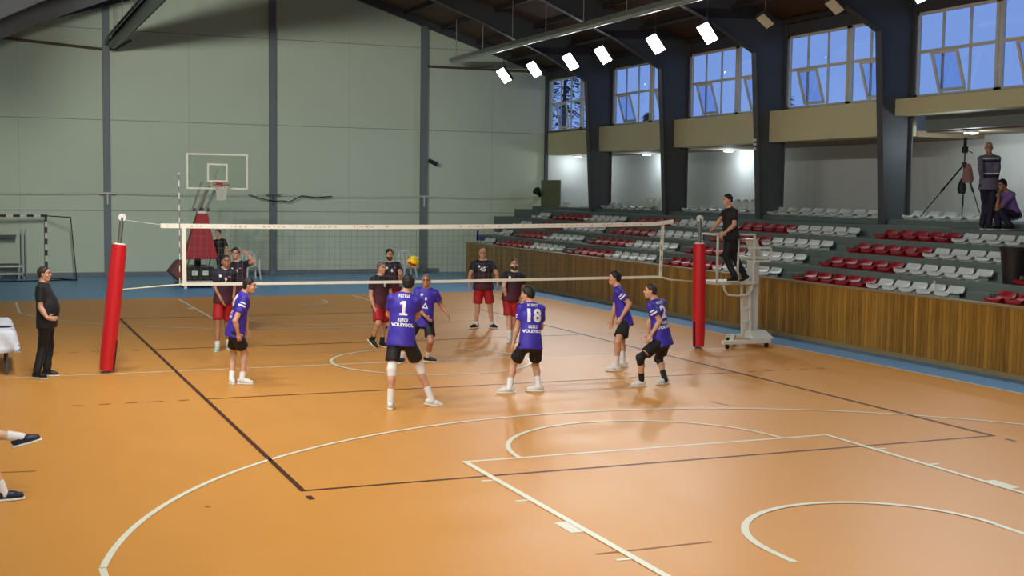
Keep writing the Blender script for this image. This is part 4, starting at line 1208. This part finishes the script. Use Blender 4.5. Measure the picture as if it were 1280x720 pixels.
    if beard:
        G_ = Field(hd-.19*k, hd+.12*k, .0075)
        G_.ell(hp_(0, .024, -.048), R3, [.066*q, .072*q, .080*q]); G_.ell(hp_(0, .052, -.1), R3, [.034*q, .034*q, .03*q], .02)
        def bc(P_):
            v = P_-hd; y = (v @ Hf)/q; z = (v @ Hu)/q; x = np.abs(v @ Hr)/q
            return np.maximum(z+.038-np.maximum(0, x-.03)*1.6, -(y-.0))*.8
        G_.clipf(bc); mesh_obj('beard', [G_.mesh()], hair_m, root, org)
    # --- shirt
    Sh = Field(lo, hi, h); g = .016*k
    hem = pelv-sp*.10*k
    Sh.cone(pelv-sp*.16*k, waist, (.190*bw)*k+g, .146*k*bw+g, .03, Ft, .78); Sh.cone(waist, chest, .140*k*bw+g, .160*k*bw+g, .03, Ft, .70); Sh.cone(chest, nk-sp*.045*k, .160*k*bw+g, .080*k+g, .03, Ft, .68)
    if belly:
        Sh.ell(waist+Ft*(.05+belly*.5)*k-sp*.02, [Rs, Ft, sp], [(.15+belly*.3)*k, (.11+belly*.7)*k, .25*k], .08)
    for s_ in 'LR':
        Sh.cone(nk-sp*.035*k, S[s_], .043*k+g*.8, .052*k+g, .045)
        sl_ = 1.0 if longsleeve else sleeve; e1 = S[s_]+(E[s_]-S[s_])*min(1, sl_*1.02)
        Sl = Field(lo, hi, h)
        Sl.cone(S[s_], e1+(E[s_]-S[s_])*.25*(0 if longsleeve else 1), .052*k+g, (.045 if longsleeve else .058)*k+g, .02)
        if longsleeve: Sl.cone(E[s_], Wr[s_], .048*k+g*.8, .034*k+g*.7, .02); Sl.clip(Wr[s_]-nrm(Wr[s_]-E[s_])*.01, Wr[s_]-E[s_])
        else: Sl.clip(e1, E[s_]-S[s_])
        m = np.minimum(Sh.F, Sl.F); hh = np.clip(.5+.5*(Sh.F-Sl.F)/.025, 0, 1); Sh.F = np.where((Sh.F < .5) & (Sl.F < .5), Sh.F*(1-hh)+Sl.F*hh-.025*hh*(1-hh), m)
    Sh.wrinkle(.0022); Sh.clip(hem, -sp); Sh.clip(nk+sp*.012*k+Ft*.0, sp+Ft*.25)
    for s_ in 'LR': pass
    sh = mesh_obj('sweater' if sweater else 'shirt', [Sh.mesh()], shirt, root, org)
    if collar:
        cm = MB(); n1 = 20; c0 = nk-sp*.004*k
        cm.tube([c0-org+(Rs*math.cos(t)*.070+Ft*math.sin(t)*.064)*k-sp*.022*k*math.sin(t)+sp*.012 for t in np.linspace(0, 2*PI, n1)], .0095*k, 6); cm.build('collar', collar, sh, smooth=True)
    # --- bottoms
    kind, bm_ = bottoms
    if kind == 'shorts' or kind == 'long_shorts':
        fr = .72 if kind == 'shorts' else .88
        allp = Field(lo, hi, h); allp.cone(Hp['L'], Hp['R'], .098*k*bw, .098*k*bw, .03); allp.cone(pelv, pelv+sp*.09*k, .150*k*bw, .142*k*bw, .03, Ft, .76)
        allp.clip(pelv+sp*.07*k, sp)
        for s_ in 'LR':
            T = Field(lo, hi, h); e1 = Hp[s_]+(K[s_]-Hp[s_])*fr
            T.cone(Hp[s_], Hp[s_]+(K[s_]-Hp[s_])*(fr+.25), .093*k*bw, .104*k, .02); T.clip(e1, K[s_]-Hp[s_]); T.wrinkle(.0025)
            hh = np.clip(.5+.5*(allp.F-T.F)/.02, 0, 1); allp.F = np.where((allp.F < .5) & (T.F < .5), allp.F*(1-hh)+T.F*hh-.02*hh*(1-hh), np.minimum(allp.F, T.F))
        mesh_obj('shorts', [allp.mesh()], bm_, root, org)
    else:
        T = Field(lo, hi, h); T.cone(Hp['L'], Hp['R'], .100*k*bw, .100*k*bw, .03); T.cone(pelv, pelv+sp*.09*k, .150*k*bw, .142*k*bw, .03, Ft, .76); T.clip(pelv+sp*.07*k, sp)
        for s_ in 'LR':
            T.cone(Hp[s_], K[s_], .095*k*bw, .074*k, .03); T.cone(K[s_], A[s_]+nrm(K[s_]-A[s_])*.02, .078*k, .064*k, .03)
        T.wrinkle(.0035, 34); T.F = np.maximum(T.F, (z0+.045+min(footlift)-T.ax[2])[None, None, :].astype(np.float32)); mesh_obj('trousers', [T.mesh()], bm_, root, org)
    # --- socks, knee pads, shoes
    for s_ in 'LR':
        f, r_, u_ = FT[s_]; a = A[s_]; up_ = nrm(K[s_]-a)
        if sock and kind != 'trousers':
            T = Field(np.minimum(a, a+up_*sock[1])-.09, np.maximum(a, a+up_*sock[1])+.09, .010); T.cone(a-up_*.03, a+up_*(sock[1]+.05), .044*k, .052*k, .01); T.clip(a+up_*sock[1], up_); mesh_obj('sock', [T.mesh()], sock[0], root, org)
        if pads and s_ in pads[1]:
            kk = K[s_]; th2 = nrm(Hp[s_]-kk); sn = nrm(a-kk); T = Field(kk-.19, kk+.19, .011)
            T.cone(kk+th2*.07, kk, .068*k, .068*k, .02); T.cone(kk, kk+sn*.085, .069*k, .062*k, .02); T.ell(kk+nrm(FD[s_]-sn*(FD[s_] @ sn))*.03, [r_, nrm(np.cross(r_, sn)), sn], [.05*k, .045*k, .06*k], .02)
            mesh_obj('knee_pad', [T.mesh()], pads[0], root, org)
        heel = a-u_*.045*k-f*.045*k; toe = heel+f*.205*k
        T = Field(np.minimum(heel, toe)-.13, np.maximum(heel, toe)+.13, .0085)
        T.cone(heel+u_*.012, heel+f*.13*k+u_*.002, .036*k, .042*k, .02); T.cone(heel+f*.12*k, toe-u_*.006, .042*k, .030*k, .02); T.cone(heel+f*.02, a+u_*.0-f*.005, .036*k, .043*k, .02)
        T.clip(a+u_*.015+f*.0, u_-f*.25); T.clip(a-u_*.083*k, -u_); mesh_o = mesh_obj('shoe', [T.mesh()], shoe, root, org)
        T = Field(np.minimum(heel, toe)-.13, np.maximum(heel, toe)+.13, .0085); b0 = a-u_*.078*k-f*.045*k
        T.cone(b0-f*.004, b0+f*.13*k, .042*k, .048*k, .02); T.cone(b0+f*.12*k, b0+f*.212*k, .048*k, .036*k, .02); T.clip(a-u_*.070*k, u_); T.clip(a-u_*.093*k, -u_)
        if mesh_o: mesh_obj('sole', [T.mesh()], sole, mesh_o, org)
    # --- prints
    for pr_ in prints:
        where, (dx, dz), (v2, f2), mt, nm = pr_
        if where == 'back': xa, out = Rs, -Ft
        elif where == 'front': xa, out = -Rs, Ft
        if where in ('back', 'front'):
            decal(sh, org, v2, f2, chest+xa*dx*k+sp*dz*k, xa, sp, out, mt, nm)
        else:                                  # sleeve: 'sleeveL' / 'sleeveR'
            s_ = where[-1]; ad = nrm(E[s_]-S[s_]); out = nrm((Rs if s_ == 'R' else -Rs)-ad*((Rs if s_ == 'R' else -Rs) @ ad)-FH*.6); out = nrm(out-ad*(out @ ad)); xa = nrm(np.cross(out, ad))
            decal(sh, org, v2, f2, S[s_]+ad*(.10-dz)*k+xa*dx, xa, -ad, out, mt, nm)
    return root

def num(t, size, bold=.02, sp_=1.0): return text_polys(t, size, bold, sp_)
ONE = ([(-.022, -.10), (.022, -.10), (.022, .10), (-.022, .10), (-.055, -.10), (.055, -.10), (.055, -.07), (-.055, -.07), (-.022, .10), (-.055, .075), (-.055, .045), (-.022, .058)], [(0, 1, 2, 3), (4, 5, 6, 7), (8, 9, 10, 11)])
def backset(n, seed, ext=0.0):
    return [('back', (-.0, .15), smudge(6, .17, .042, seed), 'print_white', 'name_print'),
            ('back', (0, -.02), (ONE if n == '1' else num(n, .27, .010)), 'print_white', 'number_print'),
            ('back', (.0, -.185), smudge(5, .15, .048, seed+1), 'print_white', 'club_print'),
            ('back', (.0, -.255), num('VOLEYBOL', .062, .003), 'print_white', 'sport_print')]
stripes = lambda s: ('sleeve'+s, (0, 0), rects([(0, .022, .09, .020), (0, -.022, .12, .026)]), 'print_white', 'sleeve_stripes')
RGT, LFT, AWY, TWD = -22.8, 157.2, 67.2, 247.2
blue = 'blue volleyball players on the near side'
dark = 'dark-shirted players beyond the net'

# player 1 seen from behind
person('person in blue number 1 jersey seen from behind, white knee pads, lunging right', 1.0,
       ank=((488, 503), (539, 499)), pel=(501.5, 424, .02), fp=AWY+3, neck=(506, 366.5, .10), fs=AWY+6, head=(511, 354, .13), hf=AWY-6, hp=0,
       arms={'L': ((486, 393, 1), (497, 404, .34)), 'R': ((522, 394, 1), (512, 404, .36))},
       knees={'L': (490, 461, 1), 'R': (524, 458, 1)}, feet={'L': (AWY+4,), 'R': (AWY-72, 14)},
       skin='skin_tan', hair='full', pads=('sock_white', 'LR'), sock=('sock_white', .19), build=1.06,
       prints=backset('1', 3), group=blue)
# player 18
person('person in blue number 18 jersey crouching, seen from behind, white socks, looking left', .985,
       ank=((637, 484), (673, 482)), pel=(663, 429, .0), fp=AWY+22, neck=(664, 379, .10), fs=AWY+18, head=(659.5, 368, .12), hf=LFT-22, hp=-4,
       arms={'L': ((647.5, 407, 0), (642, 427, .05)), 'R': ((676, 409, 1), (658, 423, .34))},
       knees={'L': (641, 456, 0), 'R': (669, 456, 0)}, feet={'L': (LFT+12,), 'R': (LFT-5,)},
       skin='skin_tan', hair='full', sock=('sock_white', .15), build=.98,
       prints=backset('18', 11)+[('sleeveL', (0, -.02), discs([(0, .018, .016), (0, -.02, .013)]), 'print_white', 'sleeve_badge')], group=blue)
# left player in profile
person('person in blue jersey bending forward in profile near the left net post, white shoes', .97,
       ank=((289.5, 472), (302.5, 473)), pel=(294.5, 413, 0), fp=RGT+12, neck=(305, 365.5, 0), fs=RGT+22, head=(312, 357, -.02), hf=RGT, hp=-6,
       arms={'R': ((294, 401, -1), (297, 419, -.06)), 'L': ((307, 396, 1), (309, 413, .02))},
       knees={'L': (291.5, 441, 0), 'R': (306, 441, 0)}, feet={'L': (TWD+20,), 'R': (RGT-12,)},
       skin='skin_tan', hair='short', sock=('sock_white', .10), build=1.04,
       prints=[('back', (0, .03), num('8', .26, .012), 'print_white', 'number_print'), ('back', (0, -.15), smudge(5, .16, .05, 5), 'print_white', 'club_print'), ('back', (0, -.225), smudge(7, .18, .05, 6), 'print_white', 'sport_print'), stripes('R')], group=blue)
# slim right player in profile
person('person in blue jersey standing upright in profile, facing left, beside number 2', 1.0,
       ank=((770.5, 457), (779, 452)), pel=(781, 401, 0), fp=LFT-10, neck=(771.5, 357.5, 0), fs=LFT-8, head=(768, 347.6, 0), hf=LFT, hp=2,
       arms={'L': ((787, 380, 0), (777, 396.5, -.05)), 'R': ((768, 387, 1), (765, 402, .06))},
       knees={'L': (772, 427, 0), 'R': (777, 427, 0)}, feet={'L': (LFT+12,), 'R': (LFT+2,)},
       skin='skin_tan', hair='full', sock=('sock_white', .19), build=.9,
       prints=[stripes('L')], group=blue)
# player 2
person('person in blue number 2 jersey crouching with black knee pads, looking left', .97,
       ank=((802, 476), (831, 473)), pel=(828, 425, 0), fp=AWY+52, neck=(819, 374.5, .02), fs=AWY+48, head=(813, 364, .02), hf=LFT-4, hp=0,
       arms={'L': ((825, 401, -1), (814.5, 418, -.06)), 'R': ((812, 402, 1), (807.5, 424, .0))},
       knees={'L': (800.5, 447, 0), 'R': (823.5, 447, 0)}, feet={'L': (LFT+22,), 'R': (LFT+38,)},
       skin='skin_tan', hair='short', hair_m='hair_brown', beard=False, pads=('sock_black', 'LR'), sock=('sock_black', .14), build=1.0,
       prints=backset('2', 21)+[stripes('L')], group=blue)
# facing player with the outstretched arm
person('person in blue jersey facing the viewer, arm held out, just right of number 1', .97,
       ank=((534.5, 446), (503, 447)), pel=(529, 401, -.02), fp=TWD+4, neck=(533.5, 359.5, -.05), fs=TWD+6, head=(532.5, 350.5, -.08), hf=TWD, hp=-4,
       arms={'L': ((551, 381, 0), (559, 392, -.05), (562.5, 399, 0)), 'R': ((521, 384, 0), (532, 395.5, -.24))},
       knees={'L': (538.5, 427, 0), 'R': (508, 425, 0)}, feet={'L': (TWD+62,), 'R': (TWD-15,)},
       skin='skin_dark', hair='cropped', hair_m='hair_grey', beard=False, sock=('sock_white', .17), shoe='shoe_black', build=1.0,
       pads=('shorts_black', 'L') if False else None,
       prints=[('front', (0, -.13), ([(-.055, -.05), (.055, -.05), (0, .06), (-.025, -.03), (.025, -.03), (0, .02)], [(0, 1, 4, 3), (1, 2, 5, 4), (2, 0, 3, 5)]), 'print_white', 'chest_emblem'),
               ('front', (-.08, .06), discs([(0, 0, .022)]), 'print_white', 'club_badge'), ('front', (.0, -.005), rects([(0, 0, .035, .05)]), 'print_white', 'small_number')], group=blue)
dk = gradz_mat('shirt_navy_maroon', (74, 22, 36), (20, 20, 40), .95, 1.32)
def dfront(n, s=.10): return [('front', (.02, -.03), num(n, s, .004), 'print_white', 'number_print'), ('front', (-.085, .035), discs([(0, 0, .026)]), 'print_white', 'club_badge'), ('front', (.085, .03), rects([(0, 0, .04, .022)]), 'print_pink', 'flag_print')]
# beyond the net
person('person in dark shirt, red shorts and mint shoes, beyond the net', .985,
       ank=((271.5, 433), (285.5, 430.5))[::-1], pel=(279.5, 372.5, 0), fp=TWD+14, neck=(281.5, 335.5, -.02), fs=TWD+14, head=(283, 326.5, -.03), hf=TWD+20, hp=0,
       arms={'R': ((270, 360, 0), (276.5, 374.5, -.1)), 'L': ((292, 358, 0), (292, 372, -.05))},
       knees={'L': (284, 402, 0), 'R': (272.5, 403, 0)}, feet={'R': (TWD+4,), 'L': (TWD+20,)},
       skin='skin_dark', hair='cropped', hair_m='hair_brown', shirt='shirt_navy_maroon', bottoms=('long_shorts', 'shorts_red'), sock=('sock_white', .10), shoe='shoe_mint', collar='tape_white', build=1.0,
       prints=dfront('9'), group=dark)
person('person in dark shirt with both hands raised to the head, beyond the net', 1.0,
       ankles3=((-2.28, 5.45, .095), (-2.55, 5.4, .095)), pel=(300.5, 362, 0), fp=TWD-8, neck=(296.5, 326.5, 0), fs=TWD-8, head=(294.5, 317, -.02), hf=TWD+8, hp=0,
       arms={'L': ((317, 327, 0), (307.5, 315.5, -.02), (301.5, 312.5, 0)), 'R': ((279, 328, 0), (284.5, 316, 0), (290, 311.5, 0))},
       knees={'L': (305, 390, 0), 'R': (298, 390, 0)}, feet={'R': (TWD-4,), 'L': (TWD+14,)},
       skin='skin_tan', hair='full', shirt='shirt_navy_maroon', bottoms=('long_shorts', 'shorts_red'), sock=('sock_white', .10), shoe='shoe_black', collar='tape_white',
       prints=dfront('7'), group=dark)
person('grey-haired person in dark shirt and red shorts stepping right, beside number 1', .97,
       ank=((477.5, 427.5), (466, 424)), footlift=(0, .06), pel=(476.5, 378.5, 0), fp=TWD+38, neck=(475.5, 344, 0), fs=TWD+36, head=(477, 335, -.02), hf=TWD+44, hp=0,
       arms={'R': ((463.5, 369, 0), (467.5, 384, -.08)), 'L': ((488, 368, 1), (487, 382, .0))},
       knees={'R': (473, 404, -1), 'L': (480, 404, 0)}, feet={'R': (TWD+60, 38), 'L': (TWD+40,)},
       skin='skin_tan', hair='short', hair_m='hair_grey', shirt='shirt_navy_maroon', bottoms=('long_shorts', 'shorts_red'), sock=('sock_black', .09), shoe='shoe_black', collar='tape_white', build=1.05,
       prints=dfront('0')+[], group=dark)
person('person with short black beard in dark shirt, half hidden behind the grey-haired player', 1.0,
       ankles3=((.96, 5.0, .095), (.70, 5.05, .095)), pel=(490.5, 356.5, 0), fp=TWD+5, neck=(488, 327.5, 0), fs=TWD+5, head=(487, 318.5, -.02), hf=TWD+12, hp=0,
       arms={'L': ((500.5, 342, 0), (500, 353.5, -.06)), 'R': ((478, 342, 0), (480, 354, -.05))},
       knees={'L': (494, 380, 0), 'R': (488, 380, 0)}, feet={'R': (TWD-4,), 'L': (TWD+14,)},
       skin='skin_tan', hair='full', beard=True, shirt='shirt_navy_maroon', bottoms=('long_shorts', 'shorts_red'), sock=('sock_white', .10), shoe='shoe_black', collar='tape_white',
       prints=dfront('6'), group=dark)
person('stocky bald person in dark number 45 shirt, feet apart beyond the net', .99,
       ank=((615, 405), (595, 405)), pel=(604, 356, 0), fp=TWD+2, neck=(603.8, 325, -.02), fs=TWD, head=(603.2, 316.8, -.03), hf=TWD, hp=0,
       arms={'L': ((621, 342.5, 0), (622, 356.5, -.04), (621.5, 363, 0)), 'R': ((587.5, 343, 0), (586.5, 357, -.04), (586.5, 364, 0))},
       knees={'L': (612.5, 382, 0), 'R': (597, 382, 0)}, feet={'L': (TWD+40,), 'R': (TWD-42,)},
       skin='skin_tan', hair=None, shirt='shirt_navy_maroon', bottoms=('long_shorts', 'shorts_red'), sock=('sock_white', .06), shoe='shoe_black', collar='tape_white', build=1.22,
       prints=[('front', (.0, -.03), num('45', .13, .006), 'print_white', 'number_print')]+dfront('', .01)[1:], group=dark)
person('bearded person in dark shirt and red shorts looking up, just beyond player 18', .97,
       ank=((641.5, 421.5), (637, 422.5)), pel=(639.5, 370, 0), fp=TWD-6, neck=(642.8, 339.5, -.02), fs=TWD+2, head=(643, 331, -.03), hf=TWD, hp=14,
       arms={'R': ((630, 357, 0), (632.5, 371, -.06)), 'L': ((654, 358, 0), (651, 372, -.03))},
       knees={'L': (642, 397, 0), 'R': (636, 397, 0)}, feet={'R': (TWD-8,), 'L': (TWD+12,)},
       skin='skin_pale', hair='short', hair_m='hair_brown', beard=True, shirt='shirt_navy_maroon', bottoms=('long_shorts', 'shorts_red'), sock=('sock_white', .16), shoe='shoe_white', collar='tape_white', build=1.08,
       prints=dfront('3')[1:], group=dark)
person('person in black standing beside the red padded basketball backstop', .98,
       ankles3=((-.50, 18.0, .095), (-.78, 17.95, .095)), pel=(277.5, 322, 0), fp=TWD-15, neck=(274, 298.5, 0), fs=TWD-15, head=(272.5, 291.5, 0), hf=TWD-25, hp=-4,
       arms={'L': ((283, 309, 0), (281, 319, -.1)), 'R': ((267, 309, 0), (270, 319, -.1))},
       knees={'L': (279, 340, 0), 'R': (275, 340, 0)}, feet={'R': (TWD-14,), 'L': (TWD+10,)},
       skin='skin_tan', hair='short', shirt='cloth_black', bottoms=('trousers', 'cloth_black'), shoe='shoe_black', sleeve=.95)
# officials
person('person in black with a round belly, standing in profile near the left edge', .98,
       ank=((58.5, 463), (46, 466)), pel=(58, 402, 0), fp=RGT+4, neck=(53.5, 353, 0), fs=RGT+4, head=(55.5, 342.5, 0), hf=RGT+2, hp=2,
       arms={'R': ((50.5, 384, -1), (59, 397.5, -.10), (65, 398, -.0)), 'L': ((57, 384, 1), (63, 398, .06))},
       knees={'L': (61, 433, 0), 'R': (53.5, 434, 0)}, feet={'L': (RGT+4,), 'R': (RGT-14,)},
       skin='skin_tan', hair='short', hair_m='hair_brown', shirt='cloth_black', bottoms=('trousers', 'cloth_black'), shoe='shoe_black', belly=.055, build=1.05, sleeve=.7)
person('umpire in black standing on the white steel stand, one hand on the rail', .98, z0=1.30,
       ankles3=((6.78, .35, 1.40), (6.42, .16, 1.395)), pel=(914, 293, .0), fp=LFT+8, neck=(911.5, 259.5, 0), fs=LFT+24, head=(909.5, 250, -.02), hf=LFT+20, hp=-8,
       arms={'L': ((918, 281, 0), (906.5, 290.5, -.15)), 'R': ((899, 276, 0), (892, 285.5, .02))},
       knees={'L': (917.5, 320, 0), 'R': (907.5, 320, 0)}, feet={'L': (LFT+10, 25), 'R': (LFT+25,)},
       skin='skin_tan', hair='short', shirt='cloth_black', bottoms=('trousers', 'cloth_black'), shoe='shoe_black', build=1.05, sleeve=.66)
# spectators
sw = person('person in grey and navy striped sweater standing on the stand beside the tripod', 1.0, z0=2.38,
       ankles3=((11.75, -1.02, 2.475), (11.75, -.84, 2.475)), pel=(1236, 231, .02), fp=TWD+5, neck=(1236.5, 193.5, .02), fs=TWD+5, head=(1236, 184.5, 0), hf=TWD-10, hp=-8,
       arms={'L': ((1247, 211, 0), (1245, 226, -.03)), 'R': ((1226, 211, 0), (1229, 226, -.03))},
       knees={'L': (1239.5, 258, 0), 'R': (1232, 257, 0)}, feet={'L': (TWD+10,), 'R': (TWD-14,)},
       skin='skin_dark', hair=None, shirt='sweater', bottoms=('trousers', 'cloth_navy'), shoe='shoe_black', build=1.1, longsleeve=True, sweater=True,
       prints=[('front', (0, .11), rects([(0, 0, .34, .022)]), 'print_white', 'chest_stripe'), ('front', (0, .05), rects([(0, 0, .38, .045)]), 'cloth_navy', 'dark_stripe'), ('front', (0, -.20), rects([(0, 0, .36, .02)]), 'print_white', 'belly_stripe'), ('front', (0, -.255), rects([(0, 0, .36, .06)]), 'cloth_navy', 'hem_stripe')])
person('person in lilac shirt sitting on the top ledge, leaning forward, head on hand', .97, z0=2.38,
       ankles3=((11.95, -1.42, 2.475), (11.85, -1.20, 2.475)), pel=(1266, 266.5, .42), fp=LFT+22, neck=(1257, 238.5, .30), fs=LFT+18, head=(1252.5, 231.5, .25), hf=LFT+25, hp=-12,
       arms={'L': ((1246, 262, -1), (1248, 248, -.1), (1249, 241, 0)), 'R': ((1241, 262, 1), (1243.5, 245, -.1), (1246, 238, 0))},
       knees={'L': (1250, 263.5, 0), 'R': (1244, 263, 0)}, feet={'L': (LFT+10,), 'R': (LFT+26,)},
       skin='skin_dark', hair='full', shirt='lilac', bottoms=('trousers', 'cloth_navy'), shoe='shoe_black')
# two seated players cut by the left edge
chair((-7.86, -8.30, 0), math.radians(90), 'white plastic armchair under the cross-legged player at the lower left edge', group=None)
person('person seated cross-legged at the lower left edge, only dark shoes and feet showing', 1.0,
       ankles3=((-7.12, -8.33, .60), (-7.27, -8.42, .095)), pel=(-70, 545, -.0), fp=0, neck=(-66, 470, 0), fs=0, head=(-64, 455, 0), hf=10, hp=0,
       arms={'R': ((-60, 520, 0), (-40, 535, -.05)), 'L': ((-60, 520, 0), (-40, 535, .05))},
       knees={'R': (-20, 560, 0), 'L': (-30, 540, 0)}, feet={'L': (-4, -14), 'R': (4,)},
       skin='skin_pale', hair='short', shirt='cloth_navy', bottoms=('long_shorts', 'cloth_navy'), sock=('sock_white', .11), shoe='shoe_navy', pads=('cloth_navy', 'LR'))
for l_ in LOG: print('PERSON', *l_)

# ------------------------------------------------------------------ sky and exposure
wd = bpy.data.worlds.new('world'); sc.world = wd; wd.use_nodes = True
bg = wd.node_tree.nodes['Background']
bg.inputs['Color'].default_value = (*lin((140, 170, 224)), 1)
bg.inputs['Strength'].default_value = 1.1
sc.view_settings.view_transform = 'Standard'
sc.view_settings.look = 'None'
sc.view_settings.exposure = 0
sc.view_settings.gamma = 1
sc.view_settings.use_curve_mapping = False
bpy.context.view_layer.update()
